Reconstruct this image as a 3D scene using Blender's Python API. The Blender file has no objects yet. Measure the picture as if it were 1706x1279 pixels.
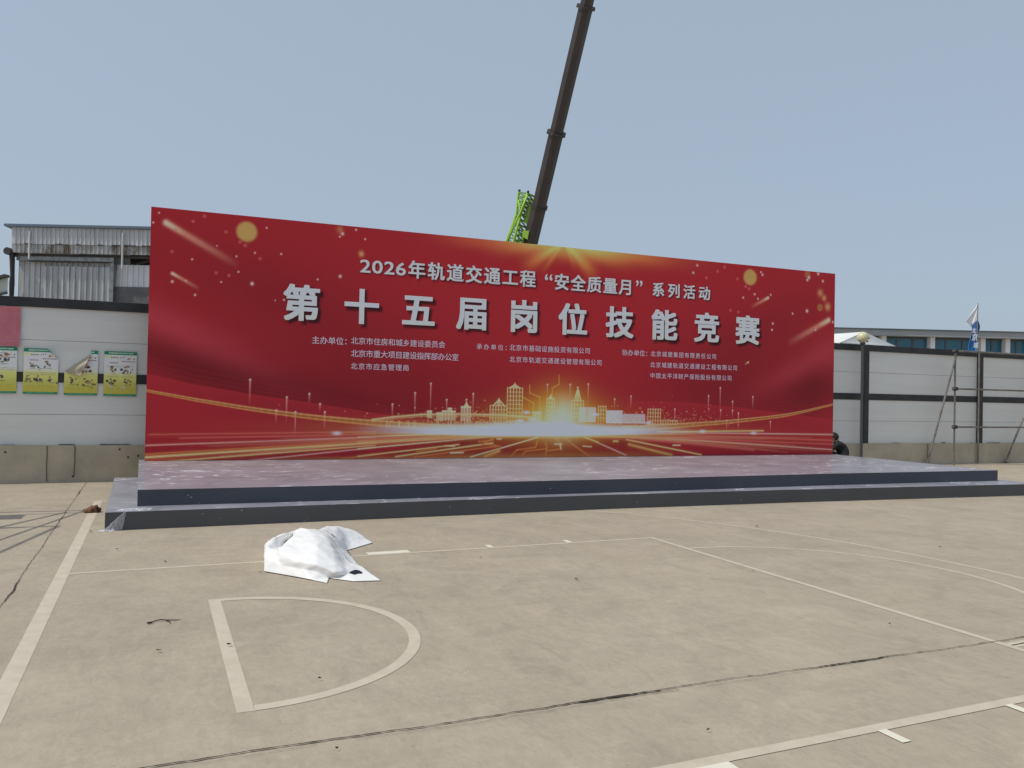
import bpy, bmesh, math, random
import numpy as np
from mathutils import Vector, Matrix, noise as mnoise

# ------------------------------------------------------------------ camera, sky, sun, exposure
S = bpy.context.scene
COL = S.collection
CAM = Vector((0.666, -5.326, 1.579))
yaw, pitch, roll = 0.4140, 0.0130, 0.0204
FW = Vector((math.sin(yaw)*math.cos(pitch), math.cos(yaw)*math.cos(pitch), math.sin(pitch)))
r0 = Vector((math.cos(yaw), -math.sin(yaw), 0)); u0 = r0.cross(FW)
RT = math.cos(roll)*r0 + math.sin(roll)*u0
UP = -math.sin(roll)*r0 + math.cos(roll)*u0
cd = bpy.data.cameras.new('camera'); co = bpy.data.objects.new('camera', cd); COL.objects.link(co)
cd.sensor_width = 36; cd.lens = 36*1355.2/1706; cd.clip_end = 3000; cd.clip_start = .05
m3 = Matrix((RT, UP, -FW)).transposed().to_4x4(); m3.translation = CAM
co.matrix_world = m3
S.camera = co

SUN_EL, SUN_AZ = math.radians(52), math.radians(4.5)      # sun stands to the left, a little behind the fence line
SDIR = Vector((-math.cos(SUN_EL)*math.cos(SUN_AZ), math.cos(SUN_EL)*math.sin(SUN_AZ), math.sin(SUN_EL)))
w = bpy.data.worlds.new('World'); S.world = w; w.use_nodes = True
nt = w.node_tree; bg = nt.nodes['Background']
sky = nt.nodes.new('ShaderNodeTexSky'); sky.sky_type = 'NISHITA'; sky.sun_disc = False
sky.sun_elevation = SUN_EL; sky.sun_rotation = math.atan2(SDIR.x, SDIR.y)
sky.air_density = 1.0; sky.dust_density = 3.0; sky.ozone_density = 1.5; sky.altitude = 50
hz = nt.nodes.new('ShaderNodeMix'); hz.data_type = 'RGBA'; hz.inputs[0].default_value = .72   # smog veil over the clear-sky colour
hz.inputs[7].default_value = (4.45, 5.40, 6.50, 1)
nt.links.new(sky.outputs[0], hz.inputs[6]); nt.links.new(hz.outputs[2], bg.inputs[0])
bg.inputs[1].default_value = .085
sd = bpy.data.lights.new('sun', 'SUN'); sd.energy = 2.3; sd.angle = math.radians(.6); sd.color = (1, .955, .88)
so = bpy.data.objects.new('sun', sd); COL.objects.link(so); so.rotation_euler = SDIR.to_track_quat('Z', 'Y').to_euler()
so.location = (-20, 5, 30)
S.view_settings.view_transform = 'Standard'; S.view_settings.look = 'None'
S.view_settings.exposure = 0.25; S.view_settings.gamma = 1
S.render.engine = 'CYCLES'

# ------------------------------------------------------------------ helpers
rnd = random.Random(7)
def lin(r, g, b):
    return tuple(((x/255)/12.92 if x/255 <= .04045 else ((x/255+.055)/1.055)**2.4) for x in (r, g, b))
def tag(o, label=None, cat=None, group=None, kind=None):
    if label: o['label'] = label
    if cat: o['category'] = cat
    if group: o['group'] = group
    if kind: o['kind'] = kind
    return o
def thing(name, label, cat, loc=(0, 0, 0), rz=0, group=None):
    o = bpy.data.objects.new(name, None); COL.objects.link(o); o.empty_display_size = .2
    o.location = loc; o.rotation_euler = (0, 0, rz)
    return tag(o, label, cat, group)
def mat(name, col, rough=.6, col2=None, scale=3, detail=6, bump=0, bscale=None, metal=0, spec=.5, lo=.35, hi=.65, stretch=None, coat=0, bdist=.01):
    m = bpy.data.materials.new(name); m.use_nodes = True; n = m.node_tree; b = n.nodes['Principled BSDF']
    b.inputs['Base Color'].default_value = (*col, 1); b.inputs['Roughness'].default_value = rough
    b.inputs['Metallic'].default_value = metal; b.inputs['Specular IOR Level'].default_value = spec
    b.inputs['Coat Weight'].default_value = coat
    tc = n.nodes.new('ShaderNodeTexCoord'); src = tc.outputs['Object']
    if stretch:
        mp = n.nodes.new('ShaderNodeMapping'); mp.inputs['Scale'].default_value = stretch
        n.links.new(src, mp.inputs[0]); src = mp.outputs[0]
    if col2:
        t = n.nodes.new('ShaderNodeTexNoise'); t.inputs['Scale'].default_value = scale; t.inputs['Detail'].default_value = detail; t.inputs['Roughness'].default_value = .62
        rp = n.nodes.new('ShaderNodeValToRGB'); rp.color_ramp.elements[0].position = lo; rp.color_ramp.elements[1].position = hi
        rp.color_ramp.elements[0].color = (*col, 1); rp.color_ramp.elements[1].color = (*col2, 1)
        n.links.new(src, t.inputs[0]); n.links.new(t.outputs[0], rp.inputs[0]); n.links.new(rp.outputs[0], b.inputs['Base Color'])
    if bump:
        t2 = n.nodes.new('ShaderNodeTexNoise'); t2.inputs['Scale'].default_value = bscale or scale*6; t2.inputs['Detail'].default_value = 5
        bp = n.nodes.new('ShaderNodeBump'); bp.inputs['Strength'].default_value = bump; bp.inputs['Distance'].default_value = bdist
        n.links.new(src, t2.inputs[0]); n.links.new(t2.outputs[0], bp.inputs['Height']); n.links.new(bp.outputs[0], b.inputs['Normal'])
    return m
def vcol_mat(name, rough=.55, spec=.3, bump=0, bscale=8):
    m = mat(name, (1, 1, 1), rough, spec=spec, bump=bump, bscale=bscale); n = m.node_tree
    a = n.nodes.new('ShaderNodeVertexColor'); a.layer_name = 'Print'
    n.links.new(a.outputs[0], n.nodes['Principled BSDF'].inputs['Base Color'])
    return m
class MB:
    """collects boxes, bars, tubes and faces; build() links them as ONE mesh object"""
    def __init__(s): s.v = []; s.f = []; s.mi = []; s.m = 0; s.sm = []
    def add(s, vs, fs, smooth=False):
        k = len(s.v); s.v += [tuple(v) for v in vs]; s.f += [tuple(i+k for i in f) for f in fs]; s.mi += [s.m]*len(fs); s.sm += [smooth]*len(fs)
        return s
    def box(s, a, b):
        (x0, y0, z0), (x1, y1, z1) = a, b
        return s.add([(x0,y0,z0),(x1,y0,z0),(x1,y1,z0),(x0,y1,z0),(x0,y0,z1),(x1,y0,z1),(x1,y1,z1),(x0,y1,z1)],
              [(0,3,2,1),(4,5,6,7),(0,1,5,4),(1,2,6,5),(2,3,7,6),(3,0,4,7)])
    def prism(s, poly, z0, z1):
        n = len(poly); vs = [(x, y, z0) for x, y in poly]+[(x, y, z1) for x, y in poly]
        return s.add(vs, [tuple(range(n))[::-1], tuple(range(n, 2*n))]+[(i, (i+1) % n, n+(i+1) % n, n+i) for i in range(n)])
    def bar(s, p, q, w_, h_=None, up=(0, 0, 1)):
        p, q = Vector(p), Vector(q); d = (q-p).normalized(); h_ = h_ or w_
        a = d.cross(Vector(up))
        if a.length < 1e-3: a = d.cross(Vector((1, 0, 0)))
        a.normalize(); b = a.cross(d); a *= w_/2; b *= h_/2
        vs = [p-a-b, p+a-b, p+a+b, p-a+b, q-a-b, q+a-b, q+a+b, q-a+b]
        return s.add(vs, [(0,3,2,1),(4,5,6,7),(0,1,5,4),(1,2,6,5),(2,3,7,6),(3,0,4,7)])
    def tube(s, pts, r, n=10, cap=True):
        pts = [Vector(p) for p in pts]; rs = r if isinstance(r, (list, tuple)) else [r]*len(pts); vs = []
        for i, p in enumerate(pts):
            d = (pts[min(i+1, len(pts)-1)]-pts[max(i-1, 0)]).normalized()
            a = d.cross(Vector((0, 0, 1)))
            if a.length < 1e-3: a = Vector((1, 0, 0))
            a.normalize(); b = d.cross(a)
            vs += [p+rs[i]*(math.cos(2*math.pi*k/n)*a+math.sin(2*math.pi*k/n)*b) for k in range(n)]
        fs = [(i*n+k, i*n+(k+1) % n, (i+1)*n+(k+1) % n, (i+1)*n+k) for i in range(len(pts)-1) for k in range(n)]
        s.add(vs, fs, True)
        if cap: s.add(vs[:n], [tuple(range(n))[::-1]]); s.add(vs[-n:], [tuple(range(n))])
        return s
    def ball(s, c, r, n=20, sq=(1, 1, 1)):
        vs = []; fs = []; c = Vector(c)
        for i in range(n//2+1):
            t = math.pi*i/(n//2)
            for k in range(n): a = 2*math.pi*k/n; vs.append((c.x+r*sq[0]*math.sin(t)*math.cos(a), c.y+r*sq[1]*math.sin(t)*math.sin(a), c.z+r*sq[2]*math.cos(t)))
        for i in range(n//2):
            for k in range(n): fs.append((i*n+k, (i+1)*n+k, (i+1)*n+(k+1) % n, i*n+(k+1) % n))
        return s.add(vs, fs, True)
    def build(s, name, mats, parent=None, loc=None, rz=0, bevel=0, fixn=True):
        me = bpy.data.meshes.new(name); me.from_pydata(s.v, [], s.f)
        mats = mats if isinstance(mats, (list, tuple)) else [mats]
        for m_ in mats: me.materials.append(m_)
        me.polygons.foreach_set('material_index', s.mi); me.polygons.foreach_set('use_smooth', s.sm)
        if fixn:
            bm = bmesh.new(); bm.from_mesh(me); bmesh.ops.recalc_face_normals(bm, faces=bm.faces); bm.to_mesh(me); bm.free()
        me.update(); o = bpy.data.objects.new(name, me); COL.objects.link(o)
        if parent: o.parent = parent
        if loc is not None: o.location = loc; o.rotation_euler = (0, 0, rz)
        if bevel:
            bv = o.modifiers.new('bevel', 'BEVEL'); bv.width = bevel; bv.segments = 2; bv.limit_method = 'ANGLE'
        return o
def grid_mesh(name, nx, nz, pos, rgb, material, parent=None, smooth=True):
    """grid of (nx x nz) vertices, pos (nz*nx,3), rgb linear (nz*nx,3) stored as the printed colour"""
    me = bpy.data.meshes.new(name); nf = (nx-1)*(nz-1)
    me.vertices.add(nx*nz); me.vertices.foreach_set('co', np.asarray(pos, 'f').ravel())
    idx = np.arange(nx*nz).reshape(nz, nx)
    q = np.stack([idx[:-1, :-1], idx[:-1, 1:], idx[1:, 1:], idx[1:, :-1]], -1).reshape(-1, 4)
    me.loops.add(nf*4); me.loops.foreach_set('vertex_index', q.ravel().astype('i'))
    me.polygons.add(nf); me.polygons.foreach_set('loop_start', np.arange(0, nf*4, 4, dtype='i'))
    me.polygons.foreach_set('use_smooth', np.full(nf, smooth))
    at_ = me.color_attributes.new('Print', 'FLOAT_COLOR', 'POINT')
    at_.data.foreach_set('color', np.concatenate([rgb, np.ones((nx*nz, 1))], 1).astype('f').ravel())
    me.materials.append(material); me.update(); me.validate()
    o = bpy.data.objects.new(name, me); COL.objects.link(o)
    if parent: o.parent = parent
    return o
def along(px, depth):      # a direction of view and a distance, for surveying far things
    return CAM + FW*depth + RT*((px[0]-853)/1355.2*depth) - UP*((px[1]-639.5)/1355.2*depth)

# ------------------------------------------------------------------ ground
def ground_material():
    m = bpy.data.materials.new('court_concrete'); m.use_nodes = True; n = m.node_tree; b = n.nodes['Principled BSDF']
    tc = n.nodes.new('ShaderNodeTexCoord')
    def nz(scale, det=6, rough=.6, st=None, dist=0):
        t = n.nodes.new('ShaderNodeTexNoise'); t.inputs['Scale'].default_value = scale; t.inputs['Detail'].default_value = det; t.inputs['Roughness'].default_value = rough; t.inputs['Distortion'].default_value = dist
        if st:
            mp = n.nodes.new('ShaderNodeMapping'); mp.inputs['Scale'].default_value = st[0]; mp.inputs['Rotation'].default_value = (0, 0, st[1]); n.links.new(tc.outputs['Object'], mp.inputs[0]); n.links.new(mp.outputs[0], t.inputs[0])
        else: n.links.new(tc.outputs['Object'], t.inputs[0])
        return t.outputs[0]
    def ramp(src, lo, hi, a, c):
        r = n.nodes.new('ShaderNodeMapRange'); r.inputs[1].default_value = lo; r.inputs[2].default_value = hi; r.inputs[3].default_value = a; r.inputs[4].default_value = c; n.links.new(src, r.inputs[0]); return r.outputs[0]
    def mul(a, c):
        r = n.nodes.new('ShaderNodeMath'); r.operation = 'MULTIPLY'; n.links.new(a, r.inputs[0]); n.links.new(c, r.inputs[1]); return r.outputs[0]
    f = mul(ramp(nz(.32, 4), .3, .7, .93, 1.06), ramp(nz(1.7, 9, .68, None, .6), .32, .62, .89, 1.05))
    f = mul(f, ramp(nz(2.0, 9, .72, ((1, .35, 1), .5), 1.4), .28, .44, .84, 1.0))        # worn dark scuffs
    f = mul(f, ramp(nz(5, 6, .7, ((.25, 2.2, 1), -.35), .4), .3, .7, .965, 1.03))        # trowel and broom streaks
    f = mul(f, ramp(nz(13, 8, .75, ((1, .55, 1), .9), .8), .3, .7, .895, 1.075))         # fine mottling
    f = mul(f, ramp(nz(.9, 7, .7, ((1.6, .5, 1), -.2), 2.0), .52, .72, 1.0, 1.09))        # paler dusted patches
    f = mul(f, ramp(nz(42, 6, .75, ((1, .45, 1), .2), .5), .3, .7, .93, 1.05))
    f = mul(f, ramp(nz(140, 3, .6), .3, .7, .92, 1.07))                                # sand grain
    f = mul(f, ramp(nz(26, 2, .5), .70, .74, 1.0, .80))                                 # small dark specks
    mx = n.nodes.new('ShaderNodeMix'); mx.data_type = 'RGBA'; mx.blend_type = 'MIX'
    mx.inputs[6].default_value = (.392, .325, .240, 1); mx.inputs[7].default_value = (.412, .350, .270, 1)
    n.links.new(nz(.8, 4), mx.inputs[0])
    vm = n.nodes.new('ShaderNodeVectorMath'); vm.operation = 'SCALE'; n.links.new(mx.outputs[2], vm.inputs[0]); n.links.new(f, vm.inputs[3])
    n.links.new(vm.outputs[0], b.inputs['Base Color'])
    b.inputs['Roughness'].default_value = .82; b.inputs['Specular IOR Level'].default_value = .3
    bp = n.nodes.new('ShaderNodeBump'); bp.inputs['Strength'].default_value = .35; bp.inputs['Distance'].default_value = .004
    n.links.new(nz(60, 8, .75), bp.inputs['Height']); n.links.new(bp.outputs[0], b.inputs['Normal'])
    return m
M_ground = ground_material()
g = MB().add([(-500, -300, 0), (500, -300, 0), (500, 700, 0), (-500, 700, 0)], [(0, 1, 2, 3)]).build('ground', M_ground)
tag(g, kind='structure')

# painted court lines (worn cream paint, 4 mm sheets)
def paint_material():
    m = mat('worn_line_paint', (.555, .48, .375), .75, col2=(.46, .39, .295), scale=7, detail=10, lo=.42, hi=.78, bump=.2, bscale=60, bdist=.003)
    return m
M_paint = paint_material()
M_paint2 = mat('fresh_line_paint', (.72, .68, .55), .7, col2=(.56, .50, .385), scale=6, detail=9, lo=.5, hi=.8)
marks = []
def strip(pts, wd, z=.004, closed=False, ext=0):
    pts = [Vector((p[0], p[1], 0)) for p in pts]; vs = []; n = len(pts)
    for i, p in enumerate(pts):
        d = (pts[min(i+1, n-1)]-pts[max(i-1, 0)]).normalized(); nn = Vector((-d.y, d.x, 0))*wd/2
        vs += [(p.x+nn.x, p.y+nn.y, z), (p.x-nn.x, p.y-nn.y, z)]
    return vs, [(2*i, 2*i+1, 2*i+3, 2*i+2) for i in range(n-1)]
def marking(plist, m_=None, name='court_marking'):
    b = MB()
    for i, (pts, wd) in enumerate(plist): b.add(*strip(pts, wd, .0015+.0008*i))
    o = b.build(name, m_ or M_paint); tag(o, kind='structure'); return o
arc = lambda cx, cy, r, a0, a1, n=64: [(cx+r*math.cos(a0+(a1-a0)*i/n), cy+r*math.sin(a0+(a1-a0)*i/n)) for i in range(n+1)]
HP = math.pi/2
marking([([(0, -9), (0, 7.22)], .10)])                                                   # base line
marking([([(.05, 2.425), (5.86, 2.425)], .05), ([(5.824, 2.40), (5.824, -2.40)], .06), ([(5.86, -2.425), (.05, -2.425)], .07)])   # key
marking([([(1.113, 1.155), (1.113, -1.155)], .085), ([(1.155, 1.118), *arc(1.154, 0, 1.118, HP, -HP), (1.155, -1.118)], .075)])  # restricted half circle
marking([(arc(5.824, 0, 1.77, HP, -HP), .045)])                                          # free throw circle
marking([(arc(1.2, 0, 6.76, HP, -HP, 120), .05)])    # three point line
marking([([(.05, 7.2), (.6, 7.2)], .05)])
marking([([(2.60, 2.505), (3.02, 2.505)], .115), ([(3.89, 2.445), (3.89, 2.575)], .06), ([(4.80, 2.445), (4.80, 2.575)], .06),
         ([(2.50, -2.515), (2.99, -2.515)], .11), ([(3.905, -2.455), (3.905, -2.60)], .055), ([(4.81, -2.455), (4.81, -2.60)], .055)], M_paint2)
marking([([(5.85, -1.735), (6.6, -1.70)], .05)])

# expansion joints and cracks: ragged dark gaps in the slab
M_crack = mat('crack_dirt', (.025, .019, .013), .95, col2=(.07, .053, .035), scale=20)
def crack(p, q, wd, seed, amp=.020, hollow=.25, step=.02):
    rr = random.Random(seed); p, q = Vector((*p, 0)), Vector((*q, 0)); L = (q-p).length; d = (q-p)/L; nn = Vector((-d.y, d.x, 0)); n = int(L/step)
    b = MB(); vs = []
    for i in range(n+1):
        s_ = L*i/n; c = p+d*s_ + nn*(amp*mnoise.noise(Vector((s_*1.1, seed, 0)))+amp*.55*mnoise.noise(Vector((s_*5, seed+3, 0)))+amp*.3*mnoise.noise(Vector((s_*17, seed+4, 0))))
        wv = wd*(.55+1.9*max(0, mnoise.noise(Vector((s_*1.1, seed+9, 0)))+.05)**1.4+.5*max(0, mnoise.noise(Vector((s_*7, seed+5, 0)))))*(.6+.8*rr.random())
        a_, c_ = c+nn*wv*.5, c-nn*wv*.5; vs += [(a_.x, a_.y, .0065), (c_.x, c_.y, .0065)]
    fs = [(2*i, 2*i+1, 2*i+3, 2*i+2) for i in range(n) if mnoise.noise(Vector((i*step*3.1, seed+20, 0))) > -.75+hollow]
    b.add(vs, fs); o = b.build('ground_crack', M_crack); tag(o, kind='structure'); return o
crack((-3, -1.63), (3.2, -1.63), .014, 3, hollow=-.3)
crack((3.2, -1.625), (9, -1.70), .0095, 5, hollow=-.3)
crack((-1, -1.668), (4.6, -1.668), .0030, 8, hollow=.5)
crack((-.285, -4), (-.315, 9.6), .0075, 11, hollow=-.2)
crack((6.0, 4.30), (6.9, 3.95), .006, 15, hollow=.1)

# ------------------------------------------------------------------ layout of the printed banner, metres from its lower left corner
TEXT=[('2026',3.393,4.208,2.931,3.13),('年轨道交通工程',4.263,6.748,2.901,3.179),('“',6.95,7.103,3.041,3.147),('安全质量月',7.154,8.873,2.893,3.169),('”',8.956,9.096,3.064,3.168),('系列活动',9.336,10.726,2.909,3.161),('第十五届岗位技能竞赛',2.104,11.986,2.128,2.66),('主办单位：',2.587,3.187,1.777,1.892),('北京市住房和城乡建设委员会',3.26,4.978,1.796,1.907),('北京市重大项目建设指挥部办公室',3.263,5.24,1.596,1.71),('北京市应急管理局',3.266,4.309,1.402,1.503),('承办单位：',5.59,6.194,1.8,1.895),('北京市基础设施投资有限公司',6.249,7.947,1.804,1.908),('北京市轨道交通建设管理有限公司',6.252,8.21,1.607,1.708),('协办单位：',8.662,9.245,1.804,1.913),('北京城建集团有限责任公司',9.323,10.91,1.808,1.907),('北京城建轨道交通建设工程有限公司',9.317,11.445,1.609,1.709),('中国太平洋财产保险股份有限公司',9.319,11.306,1.411,1.511)]
DOTS=[(0.116,3.56,0.012),(0.034,3.414,0.013),(1.792,3.49,0.013),(3.068,3.508,0.023),(3.023,3.46,0.014),(3.302,3.59,0.015),(3.466,3.459,0.014),(1.318,3.023,0.012),(1.611,3.098,0.013),(2.039,3.114,0.014),(1.009,3.156,0.009),(0.632,2.929,0.013),(3.043,2.841,0.023),(2.659,2.769,0.013),(1.356,2.796,0.013),(1.578,2.634,0.025),(1.089,2.627,0.012),(0.34,2.586,0.018),(0.544,2.61,0.012),(2.103,2.421,0.014),(1.96,2.406,0.009),(0.69,2.413,0.015),(10.4,3.544,0.02),(10.307,3.397,0.021),(12.065,3.483,0.022),(12.023,3.53,0.018),(13.32,3.513,0.031),(13.276,3.462,0.024),(13.712,3.468,0.024),(11.867,3.093,0.02),(11.954,3.011,0.018),(11.572,3.01,0.019),(12.292,3.108,0.018),(13.281,2.846,0.031),(12.889,2.773,0.019),(12.358,2.55,0.021),(12.34,2.428,0.02),(13.528,2.481,0.019),(14.012,2.66,0.022),(13.579,3.607,0.029)]
RINGS=[(0.803,3.575,0.024),(0.634,3.483,0.024),(1.146,3.372,0.024),(1.37,3.24,0.024),(1.455,3.198,0.025),(1.699,3.02,0.025),(1.008,2.757,0.024),(1.209,2.731,0.024),(0.379,3.339,0.023),(0.323,3.018,0.023),(11.082,3.558,0.03),(10.91,3.468,0.029),(11.413,3.358,0.03),(11.633,3.228,0.03),(11.719,3.187,0.03),(11.255,2.749,0.029),(11.455,2.725,0.029),(10.633,3.327,0.029)]
BOKEH=[(1.475,3.404,0.171,0.8),(11.744,3.411,0.174,0.8),(3.406,3.22,0.047,0.7),(3.023,3.567,0.062,0.3),(13.645,3.225,0.077,0.5),(13.757,3.128,0.06,0.6),(13.86,2.959,0.078,0.6),(13.645,2.935,0.085,0.3),(13.279,3.574,0.085,0.25)]
METEORS=[((0.225,3.427),(1.381,2.875),0.04),((0.338,2.704),(0.775,2.496),0.021),((12.224,3.045),(11.762,2.832),0.026),((13.895,2.694),(12.748,2.164),0.045),((11.734,1.778),(11.624,1.728),0.016)]
CURVES=[[(-0.004,1.004),(0.772,0.879),(1.564,0.766),(2.503,0.658),(3.417,0.582),(4.279,0.53),(5.181,0.485)],[(14.069,1.003),(13.333,0.862),(12.669,0.755),(11.179,0.622),(10.13,0.56),(9.453,0.517),(8.701,0.488)]]
EDGE=[[(-0.027,1.252),(0.676,1.114),(1.607,0.982),(2.589,0.871),(3.841,0.708),(4.723,0.62)],[(14.069,0.689),(12.916,0.798),(11.627,0.9),(10.26,0.984),(8.834,0.995)]]
STREAKS=[((0.002,0.221),(3.727,0.341),'p',0.005),((0.005,0.052),(3.728,0.259),'g',0.015),((0.004,0.096),(3.728,0.288),'o',0.005),((0.315,-0.011),(3.729,0.213),'g',0.007),((1.604,-0.009),(3.729,0.177),'p',0.006),((3.116,-0.002),(3.731,0.075),'o',0.007),((0.059,0.377),(3.725,0.426),'r',0.006),((0.516,0.325),(3.726,0.388),'r',0.005),((3.421,0.341),(5.231,0.402),'w',0.009),((3.423,0.253),(5.67,0.354),'g',0.018),((3.424,0.156),(5.865,0.347),'w',0.008),((3.426,0.039),(5.288,0.221),'g',0.007),((4.104,0.03),(5.951,0.243),'g',0.01),((4.439,0.02),(6.092,0.195),'o',0.01),((5.509,0.011),(6.87,0.337),'w',0.009),((9.787,0.428),(14.053,0.394),'p',0.011),((9.619,0.394),(14.053,0.278),'r',0.013),((9.72,0.322),(14.053,0.091),'p',0.01),((8.797,0.299),(10.581,0.012),'g',0.01),((8.162,0.243),(8.799,0.017),'p',0.01),((8.862,0.211),(9.857,0.014),'y',0.019),((9.22,0.35),(14.053,0.196),'r',0.01),((9.122,0.312),(11.915,0.094),'r',0.011),((9.518,0.44),(12.156,0.465),'g',0.01),((7.59,0.227),(7.961,0.016),'o',0.009),((7.834,0.35),(8.162,0.25),'g',0.01),((7.227,0.337),(7.317,0.264),'o',0.007),((7.437,0.332),(7.56,0.252),'o',0.007),((6.856,0.27),(6.828,0.169),'o',0.007),((6.828,0.169),(6.436,0.123),'o',0.007),((6.436,0.123),(6.322,0.016),'o',0.008),((7.034,0.245),(7.065,0.144),'o',0.007),((7.065,0.144),(6.61,0.103),'o',0.007),((6.61,0.103),(6.538,0.003),'o',0.008),((7.364,0.137),(7.05,0.107),'o',0.007),((7.05,0.107),(7.036,0.011),'o',0.009),((7.228,0.223),(7.378,0.223),'w',0.01),((7.339,0.215),(7.364,0.137),'w',0.011),((7.836,0.184),(8.022,0.174),'w',0.007),((5.018,0.199),(5.207,0.194),'w',0.006),((5.127,0.084),(5.371,0.087),'w',0.011),((6.034,0.314),(6.119,0.309),'w',0.009),((8.509,0.27),(8.605,0.27),'g',0.011),((9.89,0.193),(10.061,0.192),'w',0.01),((5.8,0.021),(6.079,0.113),'y',0.023),((5.671,0.267),(5.95,0.29),'o',0.006),((5.95,0.314),(5.727,0.22),'o',0.007),((5.727,0.22),(6.022,0.207),'o',0.006),((4.49,0.11),(4.858,0.154),'o',0.006)]
BLOCKS=[(4.674,4.749,0.656,0.76,'l'),(4.852,4.957,0.612,0.732,'l'),(4.959,5.199,0.613,0.765,'l'),(5.064,5.13,0.752,0.81,'l'),(5.318,5.498,0.604,0.838,'l'),(5.367,5.464,0.836,0.908,'t'),(5.885,6.221,0.596,0.871,'f'),(5.943,6.168,0.867,0.972,'t'),(6.224,6.534,0.598,1.175,'f'),(6.266,6.481,1.169,1.233,'t'),(6.75,6.925,0.602,0.767,'l'),(7.045,7.205,0.603,1.006,'f'),(7.076,7.174,1.004,1.054,'t'),(7.571,7.828,0.656,0.979,'f'),(7.629,7.771,0.976,1.188,'t'),(7.733,7.907,0.608,0.869,'s'),(7.918,8.109,0.609,0.871,'s'),(8.158,8.329,0.611,0.887,'f'),(8.338,8.703,0.587,0.816,'w'),(8.64,9.217,0.589,0.758,'s'),(9.285,9.582,0.567,0.852,'f'),(9.584,9.989,0.569,0.649,'f')]
POLES=[(1.586,1.198,0.841),(2.19,0.946,0.572),(2.019,0.745,0.56),(2.338,0.723,0.401),(2.565,1.006,0.876),(2.75,0.853,0.749),(2.834,0.728,0.467),(4.435,1.052,0.723),(4.726,1.21,0.771),(4.025,0.864,0.651),(5.034,0.952,0.706),(5.545,1.061,0.71),(7.925,1.273,0.931),(7.534,1.257,0.975),(7.047,1.246,1.04),(5.414,0.96,0.895),(7.694,1.211,1.125),(8.518,1.02,0.839),(8.888,1.077,0.869),(10.737,1.116,0.799),(11.028,1.273,0.869),(11.047,0.856,0.709),(11.346,1.02,0.873),(11.346,0.851,0.699),(11.5,0.799,0.458),(11.867,1.117,0.892),(12.337,0.644,0.46),(9.92,0.856,0.648),(11.203,0.657,0.471),(9.151,0.796,0.719)]
CIRCUITS=[[(6.679,1.226),(6.68,1.094),(6.892,1.025),(6.895,0.771)],[(6.541,1.019),(6.761,0.926),(6.763,0.77)],[(7.29,1.41),(7.292,1.251),(7.152,1.188),(7.154,0.993)]]
BRIDGE=[(3.665,0.615),(4.043,0.662),(4.56,0.706),(5.226,0.719),(5.777,0.717),(6.343,0.706),(6.778,0.679)]

# ------------------------------------------------------------------ stage
def stage_material(name, base, glint_mottle, film):
    m = bpy.data.materials.new(name); m.use_nodes = True; n = m.node_tree; b = n.nodes['Principled BSDF']
    tc = n.nodes.new('ShaderNodeTexCoord')
    def nz(scale, st=(1, 1, 1), det=5, rough=.6, dist=0):
        mp = n.nodes.new('ShaderNodeMapping'); mp.inputs['Scale'].default_value = st; n.links.new(tc.outputs['Object'], mp.inputs[0])
        t = n.nodes.new('ShaderNodeTexNoise'); t.inputs['Scale'].default_value = scale; t.inputs['Detail'].default_value = det; t.inputs['Roughness'].default_value = rough; t.inputs['Distortion'].default_value = dist
        n.links.new(mp.outputs[0], t.inputs[0]); return t.outputs[0]
    def ramp(src, lo, hi, a, c):
        r = n.nodes.new('ShaderNodeMapRange'); r.inputs[1].default_value = lo; r.inputs[2].default_value = hi; r.inputs[3].default_value = a; r.inputs[4].default_value = c; n.links.new(src, r.inputs[0]); return r.outputs[0]
    mx = n.nodes.new('ShaderNodeMix'); mx.data_type = 'RGBA'; mx.inputs[6].default_value = (*base, 1); mx.inputs[7].default_value = (*glint_mottle, 1)
    # sun glints on film wrinkles painted as short pale creases, in patches
    fl = ramp(nz(3.4, (.8, 2.0, 1), 4, .6, 1.5), .585, .66, 0, 1)
    pt = ramp(nz(.42, (1, 1, 1), 3), .42, .53, .0, 1)
    ml = n.nodes.new('ShaderNodeMath'); ml.operation = 'MULTIPLY'; n.links.new(fl, ml.inputs[0]); n.links.new(pt, ml.inputs[1])
    ad = n.nodes.new('ShaderNodeMath'); ad.operation = 'MULTIPLY_ADD'; ad.inputs[1].default_value = film; n.links.new(ml.outputs[0], ad.inputs[0]); n.links.new(ramp(nz(1.3), .35, .7, 0, .22), ad.inputs[2])
    n.links.new(ad.outputs[0], mx.inputs[0]); n.links.new(mx.outputs[2], b.inputs['Base Color'])
    b.inputs['Roughness'].default_value = .42; b.inputs['Specular IOR Level'].default_value = .5
    b.inputs['Coat Weight'].default_value = .40 if film > 0.1 else .1; b.inputs['Coat Roughness'].default_value = .24
    bp = n.nodes.new('ShaderNodeBump'); bp.inputs['Strength'].default_value = .35 if film > .1 else .25; bp.inputs['Distance'].default_value = .01
    n.links.new(nz(5, (.6, 2, 1), 4, .55, 1.0), bp.inputs['Height']); n.links.new(bp.outputs[0], b.inputs['Normal'])
    n.links.new(bp.outputs[0], b.inputs['Coat Normal'])
    return m
M_top = stage_material('film_covered_carpet', (.235, .228, .265), (.80, .79, .83), .95)
M_side = stage_material('navy_carpet_side', (.037, .044, .068), (.085, .09, .105), .05)
M_side2 = stage_material('grey_carpet_side', (.062, .065, .073), (.11, .11, .115), .05)
stage = thing('stage', 'long low two-step stage in dark blue carpet under shiny clear film', 'stage', (.2, 4.6, 0))
M_chip = mat('chip', (.35, .36, .40), .7); CR = random.Random(12)
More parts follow.
